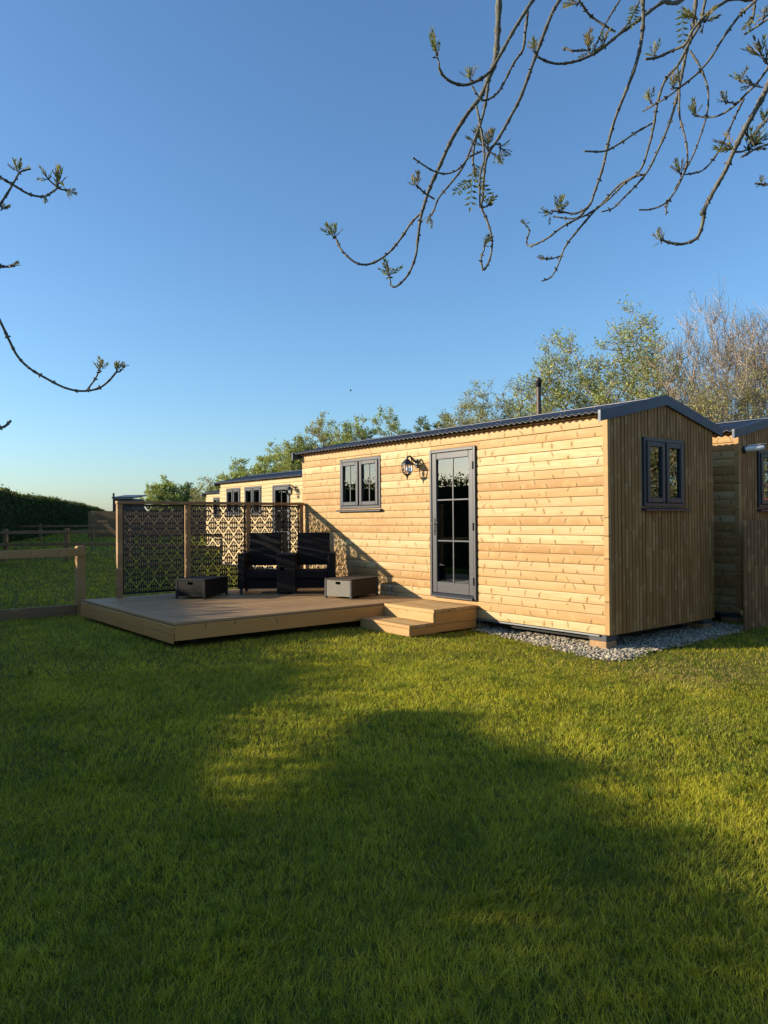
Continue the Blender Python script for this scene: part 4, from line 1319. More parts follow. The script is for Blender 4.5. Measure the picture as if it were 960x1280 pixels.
# ------------------------------------------------------------------ trees behind
def at(px, depth):                                    # photo column -> ground point at that distance
    v = CAM_M.to_3x3() @ Vector(((px - 480) / 930, 0, -1)); v = v * (depth / v.y)
    return v.x, v.y
def tall(py, px, depth):                              # crown height that reaches photo row py
    v = CAM_M.to_3x3() @ Vector(((px - 480) / 930, -(py - 640) / 930, -1)); v = v * (depth / v.y)
    return v.z + H - float(ground_z(v.x, v.y))
YG = [(0.095, 0.115, 0.030), (0.12, 0.135, 0.036), (0.075, 0.095, 0.028), (0.14, 0.14, 0.045)]
OL = [(0.10, 0.105, 0.040), (0.13, 0.125, 0.055), (0.085, 0.095, 0.040), (0.15, 0.14, 0.075)]
DG = [(0.040, 0.055, 0.022), (0.055, 0.072, 0.026), (0.05, 0.06, 0.03)]
BR = [(0.20, 0.155, 0.095), (0.16, 0.125, 0.07), (0.15, 0.135, 0.06)]
def put(px, d, py, wpx, lab, pal, seed, name="tree", lo=0.25, **kw):
    x, y = at(px, d); h = tall(py, px, d); rx = wpx / 930 * d / 2 * 1.12
    return tree(name, lab, x, y, h, rx, h * lo, pal, np.random.default_rng(seed), group="trees beyond the cabins", **kw)
put(208, 72, 601, 50, "small round green tree farthest left above the screen", YG, 1, lo=0.15, n_tgt=110, leaves=50, leaf=0.17, trunk_r=.12)
put(236, 74, 608, 22, "small dark tree right of the farthest left round tree", DG, 2, lo=0.1, n_tgt=70, leaves=60, leaf=0.17, trunk_r=.1)
put(260, 66, 602, 36, "thin hazy tree left of the far cabin roof", OL, 3, lo=0.1, n_tgt=80, leaves=34, leaf=0.15, trunk_r=.1)
put(296, 56, 582, 60, "low green tree directly above the far cabin roof", YG, 4, lo=0.1, twig=.36, n_tgt=60 + 100, leaves=46, leaf=0.14, trunk_r=.12)
put(338, 52, 562, 70, "bushy green tree left of the pine cabin's roof end", YG, 5, lo=0.1, twig=.36, n_tgt=60 + 130, leaves=46, leaf=0.13, trunk_r=.13)
put(372, 47, 546, 66, "dense leafy tree behind the left end of the pine cabin", YG, 16, lo=0.08, twig=.36, n_tgt=60 + 140, leaves=48, leaf=0.12, trunk_r=.13)
put(396, 48, 526, 78, "arching olive tree at the left end of the pine roof", OL, 6, lo=0.1, twig=.36, n_tgt=60 + 160, leaves=40, leaf=0.12, trunk_r=.15)
put(440, 46, 522, 92, "broad yellow green tree above the roof by the window", YG, 7, lo=0.1, twig=.36, n_tgt=60 + 190, leaves=48, leaf=0.12, trunk_r=.16)
put(486, 48, 519, 84, "green tree with a lumpy crown above the lantern", YG, 8, lo=0.1, twig=.36, n_tgt=60 + 150, leaves=50, leaf=0.12, trunk_r=.15)
put(522, 50, 523, 70, "dark pointed tree in the row above the glazed door", DG, 9, lo=0.05, twig=.36, n_tgt=60 + 140, leaves=60, leaf=0.13, trunk_r=.12)
put(552, 48, 520, 62, "small dark tree beside the grey olive tree", DG, 10, lo=0.05, twig=.36, n_tgt=60 + 130, leaves=60, leaf=0.13, trunk_r=.12)
put(592, 40, 490, 92, "grey olive tree left of the flue pipe", OL, 11, lo=0.15, n_tgt=300, leaves=40, leaf=0.10, twig=.55, trunk_r=.15, stems=2)
put(640, 41, 486, 66, "sparse grey green tree just behind the flue pipe", OL, 17, lo=0.15, n_tgt=230, leaves=36, leaf=0.10, twig=.55, trunk_r=.14, stems=2)
put(702, 32, 424, 104, "tall open tree with fresh leaves right of the flue pipe", YG, 12, lo=0.28, n_tgt=300, leaves=21, leaf=0.10, twig=.55, trunk_r=.17, stems=2, lean=0.05)
put(794, 30, 388, 122, "tallest fresh leafed tree above the cabin's roof peak", YG, 13, lo=0.24, n_tgt=340, leaves=21, leaf=0.10, twig=.55, trunk_r=.18, stems=2)
put(905, 28, 388, 150, "bare pinkish brown twiggy tree at the right edge", BR, 14, lo=0.30, n_tgt=420, leaves=9, leaf=0.055, twig=.8, trunk_r=.15, stems=9, bark=M_palebark, up=1.3, upright=2.2)
put(985, 27, 392, 120, "bare tree cut off by the right edge", BR, 15, lo=0.30, n_tgt=300, leaves=9, leaf=0.055, twig=.8, trunk_r=.15, stems=8, bark=M_palebark, up=1.3, upright=2.2)
put(810, 26, 482, 64, "yellow green bush behind the cabin's roof peak", [(0.14, 0.135, 0.035), (0.11, 0.115, 0.03)], 18, name="bush", lo=0.0, n_tgt=140, leaves=34, leaf=0.08, twig=.4, stems=4, trunk_r=.10, cat="bush", up=.7)
put(878, 25, 478, 90, "olive brown thicket between the two cabin roofs", [(0.13, 0.12, 0.04), (0.12, 0.095, 0.04), (0.09, 0.09, 0.03)], 19, name="bush", lo=0.0, n_tgt=230, leaves=30, leaf=0.075, twig=.5, stems=6, trunk_r=.10, cat="bush", up=.9)
put(950, 25, 472, 90, "olive brown thicket behind the right hand cabin roof", [(0.13, 0.12, 0.04), (0.12, 0.095, 0.04), (0.09, 0.09, 0.03)], 20, name="bush", lo=0.0, n_tgt=200, leaves=30, leaf=0.075, twig=.5, stems=6, trunk_r=.10, cat="bush", up=.9)
# out of frame at the right: what the end windows mirror
def free(x, y, h, r, lab, pal, seed, **kw):
    return tree("tree", lab, x, y, h, r, h * 0.1, pal, np.random.default_rng(seed), group="trees out of view at the right", **kw)
for i, (x, y) in enumerate(((15, 8.5), (17, 11.5), (15.5, 14.5), (18, 17))):
    free(x, y, 5.2, 1.9, ("nearest leafy tree beyond the garden wall", "second leafy tree beyond the garden wall", "third leafy tree beyond the garden wall", "farthest leafy tree beyond the garden wall")[i], OL, 40 + i, n_tgt=110, leaves=36, leaf=0.14)
rf = empty("brick_garden_wall", (12.5, 3.0, 0))
tag(rf, "red brown garden wall out of view at the right", "wall")
b = MB(); b.box((0, 7, 0.95), (0.22, 16, 1.9)); b.build("wall", plain("brown_brick", (0.22, 0.10, 0.06), 0.9, 0.1, var=0.4, scale=9), rf)

# ------------------------------------------------------------------ ash trees whose branches hang into view
def pix(px, py, d):
    v = CAM_M.to_3x3() @ Vector(((px - 480) / 930, -(py - 640) / 930, -1))
    return Vector((0, 0, H)) + v * (d / v.y)
def catmull(P, n=6):
    out = []
    P = [P[0] * 2 - P[1]] + P + [P[-1] * 2 - P[-2]]
    for i in range(1, len(P) - 2):
        for k in range(n):
            t = k / n
            a, b_, c, d = P[i - 1], P[i], P[i + 1], P[i + 2]
            out.append(0.5 * ((2 * b_) + (c - a) * t + (2 * a - 5 * b_ + 4 * c - d) * t * t + (3 * b_ - a - 3 * c + d) * t ** 3))
    out.append(P[-2])
    return out

leaf_rng = np.random.default_rng(5)
def tuft(parent, pos, up, size, n=7):
    """opening bud: a few young pinnate leaves"""
    Ps = []; Vs = []; Fs = []; Cs = []
    r = leaf_rng
    up = np.array(up, float); up /= np.linalg.norm(up)
    base = np.array(pos)
    def blade(p, d, s, L, W, col):
        nrm = np.cross(d, s)
        i = len(Vs)
        Vs.extend([p, p + d * L * .4 + s * W + nrm * L * .06, p + d * L, p + d * L * .4 - s * W + nrm * L * .06, p + d * L * 0.45])
        Fs.extend([(i, i + 1, i + 4), (i + 1, i + 2, i + 4), (i + 2, i + 3, i + 4), (i + 3, i, i + 4)])
        Cs.extend([col] * 5)
    for k in range(n + 2):
        d = up + r.normal(0, 0.42, 3); d /= np.linalg.norm(d)
        s = np.cross(d, r.normal(0, 1, 3)); s /= np.linalg.norm(s)
        L = size * r.uniform(0.55, 1.0)
        col = np.array([(0.19, 0.20, 0.065), (0.15, 0.17, 0.050), (0.24, 0.22, 0.085), (0.20, 0.155, 0.075)][r.integers(0, 4)]) * r.uniform(0.8, 1.2)
        blade(base, d, s, L * 0.7, size * 0.016, col * 0.7)
        for j in range(3):
            f = 0.28 + 0.20 * j
            p = base + d * L * f
            for sg in (-1, 1):
                dd = d * 0.95 + s * sg * (0.42 - 0.06 * j) + r.normal(0, 0.12, 3); dd /= np.linalg.norm(dd)
                ss = np.cross(dd, np.cross(d, s) + r.normal(0, .3, 3)); ss /= np.linalg.norm(ss)
                blade(p, dd, ss, L * 0.36, L * 0.042, col)
        blade(base + d * L * 0.66, d, s, L * 0.36, L * 0.042, col)
    # dark bud scales at the base
    for k in range(5):
        d = up + r.normal(0, 0.7, 3); d /= np.linalg.norm(d); s = np.cross(d, r.normal(0, 1, 3)); s /= np.linalg.norm(s)
        blade(base - up * size * 0.05, d, s, size * 0.22, size * 0.05, np.array((0.045, 0.035, 0.025)))
    F = np.array(Fs).reshape(-1)
    link("leaf_tuft", np_mesh("leaf_tuft", np.array(Vs), F, np.full(len(Fs), 3), M_leaf, np.array(Cs)), parent)

def hang_leaf(parent, p, q_, w):
    """an open pinnate leaf hanging from p to q"""
    p, q_ = np.array(p), np.array(q_); d = q_ - p; L = np.linalg.norm(d); d /= L
    s = np.cross(d, np.array([0.25, 1.0, 0.1])); s /= np.linalg.norm(s)
    Vs = []; Fs = []; Cs = []
    def blade(a, dd, ss, l, wd, col):
        i = len(Vs); nn_ = np.cross(dd, ss)
        Vs.extend([a, a + dd * l * .45 + ss * wd + nn_ * l * .08, a + dd * l, a + dd * l * .45 - ss * wd + nn_ * l * .08, a + dd * l * .5])
        Fs.extend([(i, i + 1, i + 4), (i + 1, i + 2, i + 4), (i + 2, i + 3, i + 4), (i + 3, i, i + 4)]); Cs.extend([col] * 5)
    c0 = np.array((0.17, 0.19, 0.055))
    blade(p, d, s, L, 0.0016, c0)
    for j in range(6):
        f = 0.22 + 0.68 * j / 5
        for sg in (-1, 1):
            dd = s * sg + d * 0.55 + leaf_rng.normal(0, 0.08, 3); dd /= np.linalg.norm(dd)
            ss = np.cross(dd, np.cross(d, s)); ss /= np.linalg.norm(ss)
            blade(p + d * L * f, dd, ss, w * leaf_rng.uniform(0.85, 1.1), w * 0.19, c0 * leaf_rng.uniform(0.8, 1.25))
    blade(q_, d, s, w, w * 0.18, c0)
    link("pinnate_leaf", np_mesh("pinnate_leaf", np.array(Vs), np.array(Fs).reshape(-1), np.full(len(Fs), 3), M_leaf, np.array(Cs)), parent)

def branch(root, pts, d0, d1, r0, r1, scale, off, join=None, name="branch", wig=0.12):
    n = len(pts); P = []
    ph = random.uniform(0, 6.28)
    for i, (x, y) in enumerate(pts):
        f = i / (n - 1)
        P.append(pix(off[0] + x / scale, off[1] + y / scale, d0 + (d1 - d0) * f + wig * math.sin(ph + 4.0 * f) * f * (1.2 - f)))
    pre = []
    if join is not None:
        J = Vector(join); pre = [J, P[0] + (P[0] - P[1]).normalized() * min(0.35, (J - P[0]).length * 0.45)]
    Q = catmull(pre + P, 7)
    k0 = len(pre) * 7
    rad = []
    L = 0.0; nxt = 0.05
    for i, q_ in enumerate(Q):
        f = max(0, (i - k0) / (len(Q) - 1 - k0))
        r = (r0 + (r1 - r0) * f ** 0.8) if i >= k0 else r0 * (1 + 0.7 * (1 - i / max(k0, 1)))
        if i > 0: L += (q_ - Q[i - 1]).length
        if L > nxt: r *= 1.38; nxt = L + random.uniform(0.045, 0.10)
        rad.append(r * random.uniform(0.93, 1.07))
    b = MB(); b.tube(Q, rad, 7)
    for i in range(k0 + 2, len(Q) - 2, 5):                 # opposite buds at the nodes
        tdir = (Q[i + 1] - Q[i]).normalized()
        sd = tdir.cross(Vector((random.uniform(-1, 1), random.uniform(-1, 1), random.uniform(-1, 1)))).normalized()
        for sg_ in (-1, 1):
            if random.random() < 0.75:
                q0 = Q[i] + sd * sg_ * rad[i] * 0.7; q1 = q0 + (sd * sg_ * 0.9 + tdir * 0.7).normalized() * random.uniform(0.006, 0.013)
                b.tube([q0, (q0 + q1) / 2, q1], [0.0030, 0.0034, 0.0008], 5)
    o = b.build(name, M_twig, root)
    return o, P

def stub_bud(parent, p, d, s):
    b = MB(); b.lathe([(s * .3, 0), (s * .55, s * .6), (s * .4, s * 1.3), (s * .05, s * 2)], 6, p, M=Vector((0, 0, 1)).rotation_difference(Vector(d).normalized()).to_matrix())
    b.build("bud", M_black, parent)

ashR = empty("ash_tree", (3.4, -1.6, 0.0))
tag(ashR, "ash tree whose thin drooping branches hang in the upper right sky", "tree", "ash trees with budding branches")
ashL = empty("ash_tree", (-4.3, -0.9, 0.0))
tag(ashL, "ash tree whose few budding twigs reach in at the left edge", "tree", "ash trees with budding branches")
def limb(root, pts, rads, name):
    o = Vector(root.location)
    b = MB(); b.tube([p - o for p in catmull([Vector(p) for p in pts], 6)], list(np.interp(np.linspace(0, 1, (len(pts) - 1) * 6 + 1), np.linspace(0, 1, len(pts)), rads)), 10)
    return b.build(name, M_bark, root)
limb(ashR, [(3.4, -1.6, -0.1), (3.35, -1.5, 1.4), (3.2, -1.2, 2.8), (2.9, -0.5, 4.2), (2.6, 0.2, 5.4)], [0.17, 0.15, 0.13, 0.10, 0.06], "trunk")
limb(ashR, [(3.2, -1.2, 2.8), (2.7, 0.2, 3.7), (2.0, 1.8, 4.25), (1.2, 3.0, 4.45), (0.5, 3.7, 4.60)], [0.09, 0.07, 0.05, 0.035, 0.022], "limb")
limb(ashR, [(2.7, 0.2, 3.7), (2.75, 1.6, 3.75), (2.6, 2.8, 3.7), (2.3, 3.8, 3.55)], [0.06, 0.045, 0.034, 0.02], "limb")
limb(ashL, [(-4.3, -0.9, -0.1), (-4.25, -0.8, 1.3), (-4.1, -0.5, 2.5), (-3.9, 0.0, 3.8), (-3.7, 0.4, 5.0)], [0.14, 0.12, 0.10, 0.07, 0.04], "trunk")
limb(ashL, [(-4.1, -0.5, 2.5), (-3.6, 0.8, 3.1), (-2.9, 2.0, 3.3), (-2.35, 3.0, 3.1)], [0.06, 0.045, 0.03, 0.015], "limb")

def hang(root, data, scale, off, d0, joins):
    """data: (key, pts, r0 px, r1 px, dd, tufts) ; everything is parented branch > leaf_tuft"""
    for (pts, w0, w1, dd, jn, tufts) in data:
        da, db = d0 + dd[0], d0 + dd[1]
        r0, r1 = w0 / 2 / 930 * da, w1 / 2 / 930 * db
        o, P = branch(root, pts, da, db, r0, r1, scale, off, joins.get(jn))
        o.location = -Vector(root.location)
        for (x, y, s, up) in tufts:
            f = min(range(len(pts)), key=lambda i: (pts[i][0] - x) ** 2 + (pts[i][1] - y) ** 2)
            p = P[f]
            d_ = p.y
            tp = pix(off[0] + x / scale, off[1] + y / scale, d_)
            if (tp - p).length > 0.012:
                b = MB(); b.tube([p, (p + tp) / 2 + Vector((0.004, 0, -0.004)), tp], [0.0042, 0.0036, 0.0032], 5); b.build("spur", M_twig, o)
            tuft(o, tp, (up[0], random.uniform(-0.3, 0.3), up[1]), s / scale / 930 * d_)
            stub_bud(o, tp - Vector((up[0], 0, up[1])).normalized() * 0.008, (up[0], 0.1, up[1]), 0.006)

JB = {'a': (1.2, 3.0, 4.45), 'b': (1.0, 3.2, 4.48), 'r': (2.6, 2.8, 3.7), 'r2': (2.45, 3.4, 3.62), 'r3': (2.7, 2.2, 3.72), 'c': (1.6, 2.4, 4.35), 'd': (2.0, 1.8, 4.25)}
B = [
 ([(780, 0), (775, 120), (765, 240), (740, 310), (715, 370), (690, 410), (650, 460), (590, 560), (540, 670), (500, 760), (478, 830), (465, 880), (455, 960), (445, 1030), (415, 1100), (370, 1145), (345, 1142)], 7.5, 2.2, (0, .1), 'a', [(340, 1105, 85, (-.1, 1))]),
 ([(915, 0), (890, 40), (840, 120), (790, 210), (745, 285), (690, 325), (640, 340), (590, 328), (555, 300), (540, 270)], 4.6, 3.4, (-.1, -.2), 'b', [(532, 225, 120, (-.15, 1)), (665, 318, 75, (0, 1))]),
 ([(895, 45), (885, 130), (875, 200), (840, 250), (810, 310), (775, 370), (735, 398), (705, 395), (672, 345)], 3.6, 2.2, (-.05, -.15), None, []),
 ([(1022, 0), (990, 58), (935, 200), (870, 380), (830, 460), (780, 550), (735, 620), (720, 700), (715, 790), (710, 830), (735, 890), (752, 960), (745, 1030), (720, 1080), (708, 1040), (715, 1010)], 4.6, 2.0, (.25, .1), 'c', [(720, 985, 65, (.3, 1))]),
 ([(470, 850), (430, 890), (390, 950), (340, 1010), (280, 1050), (230, 1058), (190, 1040), (150, 1000), (128, 955)], 2.8, 2.6, (.1, .25), None, [(122, 950, 75, (-.2, 1))]),
 ([(690, 425), (700, 500), (665, 600), (635, 670), (590, 730), (540, 790), (520, 840), (507, 865)], 2.8, 2.0, (0, -.1), None, [(503, 862, 55, (-.2, -.6))]),
 ([(740, 310), (725, 420), (705, 500), (680, 590), (675, 660)], 3.8, 2.6, (.05, .0), None, [(678, 655, 70, (.2, -.8))]),
 ([(702, 490), (715, 560), (720, 640), (705, 700), (703, 790), (710, 830), (755, 812)], 2.6, 2.2, (-.05, -.1), None, [(735, 822, 60, (.5, .8))]),
 ([(710, 605), (660, 630), (620, 675), (570, 695), (520, 685), (470, 655), (435, 630)], 2.4, 1.9, (-.05, -.2), None, []),
 ([(522, 797), (480, 770), (455, 745)], 2.4, 2.2, (-.1, -.12), None, [(452, 748, 70, (-.2, 1))]),
 ([(735, 600), (760, 580), (785, 575)], 2.2, 1.8, (.1, .05), None, [(735, 600, 110, (-.1, 1)), (785, 590, 70, (.6, -.3)), (765, 620, 60, (.3, -.8))]),
]
hang(ashR, B, 3.2, (380, 0), 3.2, JB)
C = [
 ([(490, 0), (492, 80), (480, 180), (455, 270), (420, 360), (385, 450), (360, 540), (340, 630), (310, 720), (290, 770), (240, 800), (190, 795), (145, 790)], 4.8, 2.2, (0, .1), 'c', [(175, 795, 80, (.1, 1)), (145, 800, 50, (-1, .3))]),
 ([(295, 765), (250, 815), (190, 850), (130, 895), (70, 922), (55, 905), (65, 865), (52, 845)], 2.8, 1.7, (.1, .2), None, [(52, 845, 30, (-.3, 1))]),
 ([(310, 790), (250, 860), (200, 925), (170, 1000), (145, 1040), (110, 1055)], 2.8, 1.5, (.1, .0), None, []),
 ([(180, 960), (150, 970), (125, 970)], 1.8, 1.8, (.05, .05), None, [(128, 972, 40, (-.8, .5))]),
 ([(725, 0), (705, 90), (665, 160), (625, 240), (575, 300), (545, 390), (530, 480), (510, 560), (480, 640), (420, 690), (370, 740), (310, 790)], 4.0, 2.0, (-.2, .1), 'd', []),
 ([(690, 0), (680, 90), (655, 190), (635, 290), (610, 400), (580, 490), (545, 570), (510, 640), (470, 690), (420, 740), (380, 780), (335, 795)], 4.6, 1.7, (.1, .0), 'c', []),
 ([(505, 650), (440, 670), (390, 705), (330, 770), (270, 810), (220, 820), (155, 812)], 2.8, 1.8, (.02, .2), None, []),
 ([(620, 250), (628, 330), (628, 430), (650, 520), (658, 600), (640, 660), (610, 720), (570, 765), (520, 785), (475, 787)], 2.6, 2.0, (.05, -.1), None, []),
 ([(595, 745), (580, 770), (577, 805)], 2.0, 1.8, (-.05, -.05), None, []),
 ([(668, 190), (710, 260), (735, 340), (732, 420), (710, 500), (680, 580), (650, 640), (610, 710)], 2.6, 1.8, (.05, .0), None, []),
 ([(905, 10), (860, 50), (800, 130), (750, 210), (700, 270), (640, 320), (580, 365), (530, 395), (490, 418)], 3.6, 1.8, (-.3, -.1), 'r3', [(605, 330, 70, (.1, 1)), (518, 380, 65, (0, 1))]),
 ([(525, 462), (460, 500), (400, 540), (345, 567), (270, 567)], 2.6, 2.2, (.03, -.1), None, []),
 ([(975, 235), (920, 310), (880, 350), (830, 400), (770, 435), (710, 438), (675, 425)], 3.2, 2.0, (.1, .2), 'r2', [(688, 432, 75, (-.2, 1))]),
 ([(870, 370), (835, 440), (800, 520), (760, 590), (720, 635), (680, 650), (640, 655)], 2.6, 1.8, (.15, .0), None, [(632, 655, 70, (-.2, 1))]),
 ([(1000, 215), (960, 320), (920, 400), (870, 490), (830, 570), (800, 640), (760, 710), (725, 780), (712, 850), (690, 895), (640, 915), (590, 910), (555, 895)], 7.5, 3.0, (-.2, -.05), 'r', [(560, 905, 60, (-.2, 1)), (835, 560, 100, (-.7, .5)), (885, 560, 110, (.8, .3)), (910, 545, 80, (.3, 1))]),
 ([(738, 745), (725, 775), (710, 805)], 5.0, 4.2, (-.1, -.12), None, []),
 ([(560, 10), (520, 40), (470, 80), (400, 130), (340, 180), (290, 210), (230, 232), (160, 238), (100, 215), (88, 192)], 4.2, 2.8, (.1, -.1), 'c', [(84, 195, 60, (-.2, 1)), (285, 190, 85, (.05, 1)), (340, 175, 70, (.1, 1)), (300, 195, 60, (.6, .7))]),
 ([(388, 120), (330, 85), (290, 55), (265, 20), (250, 0)], 3.0, 2.6, (0, -.1), None, [(245, 12, 70, (-.6, .3))]),
 ([(480, 0), (440, 80), (402, 125)], 2.4, 2.0, (.1, .05), 'c', []),
 ([(405, 0), (350, 90), (320, 160)], 2.0, 1.8, (.1, -.05), 'c', []),
 ([(275, 188), (230, 190), (190, 180)], 2.6, 2.4, (-.05, -.1), None, []),
 ([(810, 0), (740, 45), (680, 110), (650, 165), (600, 190), (545, 215), (500, 222)], 4.0, 3.2, (-.25, -.2), 'd', [(535, 212, 70, (0, 1)), (690, 70, 80, (-.9, .4)), (720, 80, 70, (.9, .3))]),
 ([(860, 590), (920, 555), (975, 535)], 2.6, 2.4, (-.1, .0), None, []),
 ([(985, 690), (950, 692), (910, 688)], 2.6, 2.2, (.0, .0), 'r2', [(935, 690, 40, (-.2, 1))]),
 ([(975, 60), (910, 105), (870, 130)], 2.8, 2.2, (.0, .05), 'r3', []),
 ([(912, 0), (905, 60), (895, 88)], 3.0, 2.6, (-.1, -.1), 'r3', [(890, 70, 55, (-.3, -1))]),
 ([(975, 45), (945, 65), (920, 78)], 2.6, 2.2, (.0, .0), 'r3', [(945, 60, 45, (.2, 1))]),
 ([(940, 328), (895, 318), (860, 300)], 2.0, 1.8, (.0, .05), None, [(858, 305, 70, (-.1, 1)), (905, 318, 50, (-.7, .6))]),
 ([(845, 387), (825, 386), (800, 382)], 2.0, 1.8, (.1, .1), None, [(800, 384, 50, (-.5, .8))]),
 ([(970, 250), (950, 230), (935, 205)], 2.6, 2.2, (.05, .05), 'r2', [(935, 212, 95, (-.2, 1)), (950, 225, 80, (.5, .9))]),
 ([(975, 420), (940, 470), (915, 500)], 2.2, 1.8, (.1, .1), 'r2', [(945, 455, 60, (.1, 1))]),
]
hang(ashR, C, 3.0, (640, 0), 2.95, JB)
oR = empty("leaf_spray", (0, 0, 0), 0, ashR); oR.location = -Vector(ashR.location)
for (x0, y0_, x1_, y1_, w, d) in ((592, 205, 588, 258, 15, 3.2), (594, 215, 613, 250, 14, 3.15), (590, 222, 570, 240, 14, 3.2), (852, 0, 854, 55, 16, 2.9), (795, 0, 790, 30, 16, 2.95)):
    hang_leaf(oR, pix(x0, y0_, d), pix(x1_, y1_, d - 0.04), w * 0.62 / 930 * d)
JL = {'l': (-2.35, 3.0, 3.1), 'm': (-2.9, 2.0, 3.3), 'k': (-2.6, 2.5, 3.2)}
Lf = [
 ([(-60, 105), (0, 140), (60, 175), (120, 210), (180, 222), (215, 205), (242, 185)], 3.4, 2.4, (0, .1), 'l', [(240, 180, 105, (.1, 1)), (205, 150, 70, (-.9, .8)), (275, 192, 70, (1, -.2)), (192, 222, 40, (.1, -1))]),
 ([(-50, 330), (0, 255), (30, 210), (65, 150), (85, 118), (130, 105)], 3.4, 2.0, (.1, .1), 'l', [(78, 122, 85, (0, 1)), (8, 275, 50, (.5, .4))]),
 ([(-60, 510), (0, 515), (40, 516), (58, 508)], 3.6, 3.0, (-.1, -.1), 'k', [(50, 512, 40, (1, .3))]),
 ([(-70, 600), (0, 745), (40, 830), (75, 895), (125, 945), (200, 990), (270, 1025), (340, 1040), (410, 1030), (455, 1000), (490, 960)], 3.6, 2.4, (-.1, .1), 'k', [(490, 958, 60, (.1, 1)), (512, 948, 40, (.8, .4))]),
 ([(365, 1037), (400, 990), (418, 952)], 2.2, 2.0, (.06, .05), None, [(420, 955, 65, (.05, 1))]),
 ([(-80, 1205), (0, 1195), (25, 1185), (45, 1165)], 3.6, 3.2, (.0, .0), 'm', []),
]
hang(ashL, Lf, 3.368, (0, 180), 3.0, JL)

# a small bird far up
bp = pix(438.5, 488.5, 45.0)
bd = empty("flying_bird", bp); tag(bd, "tiny dark bird flying in the open sky left of centre", "bird")
b = MB(); b.lathe([(0.004, -0.11), (0.03, -0.06), (0.042, 0.0), (0.032, 0.06), (0.022, 0.09), (0.004, 0.12)], 8, (0, 0, 0), M=Matrix.Rotation(R(75), 3, 'Y')); b.build("body", M_black, bd); bd.scale = (0.6, 0.6, 0.6)
for s in (-1, 1):
    b = MB(); b.add([(0.04, 0, 0.02), (-0.05, 0, 0.02), (-0.05, s * .11, .09), (-0.08, s * .2, .12), (0.0, s * .2, .13), (0.05, s * .1, .09), (0.0, s * 0.02, 0.035), (0.0, s * .1, .095)],
               [(0, 1, 6), (1, 2, 7, 6), (0, 6, 7, 5), (2, 3, 4, 7), (7, 4, 5)]); b.build("wing", M_black, bd)

# ------------------------------------------------------------------ lawn
def lawn_ok(X, Y):
    dx, dy = X - CX, Y - CY
    lx = dx * CT + dy * ST; ly = -dx * ST + dy * CT
    bad = in_poly(lx, ly, gp)
    def box(a, b_, c, d): return (lx > a) & (lx < b_) & (ly > c) & (ly < d)
    bad |= box(-6.36, -3.0, -3.83, 0.1) | box(-3.05, -1.98, -1.24, 0.1) | box(-6.4, 0.1, -0.03, 2.6) | box(-6.5, 0.05, 2.9, 5.5)
    bad |= box(-16.5, -10.0, 3.3, 5.8) | box(-24.9, -18.4, 6.7, 9.3)
    return ~bad
rng = np.random.default_rng(77)
VV = []; FF = []; SS = []; CC = []; off = 0
def vnoise(x, y, s, seed):
    r = np.random.default_rng(seed); v = 0
    for k in range(5):
        a = r.uniform(0, 6.28); f = s * r.uniform(0.6, 1.6)
        v = v + np.sin((x * math.cos(a) + y * math.sin(a)) * f + r.uniform(0, 6.28))
    return v / 5
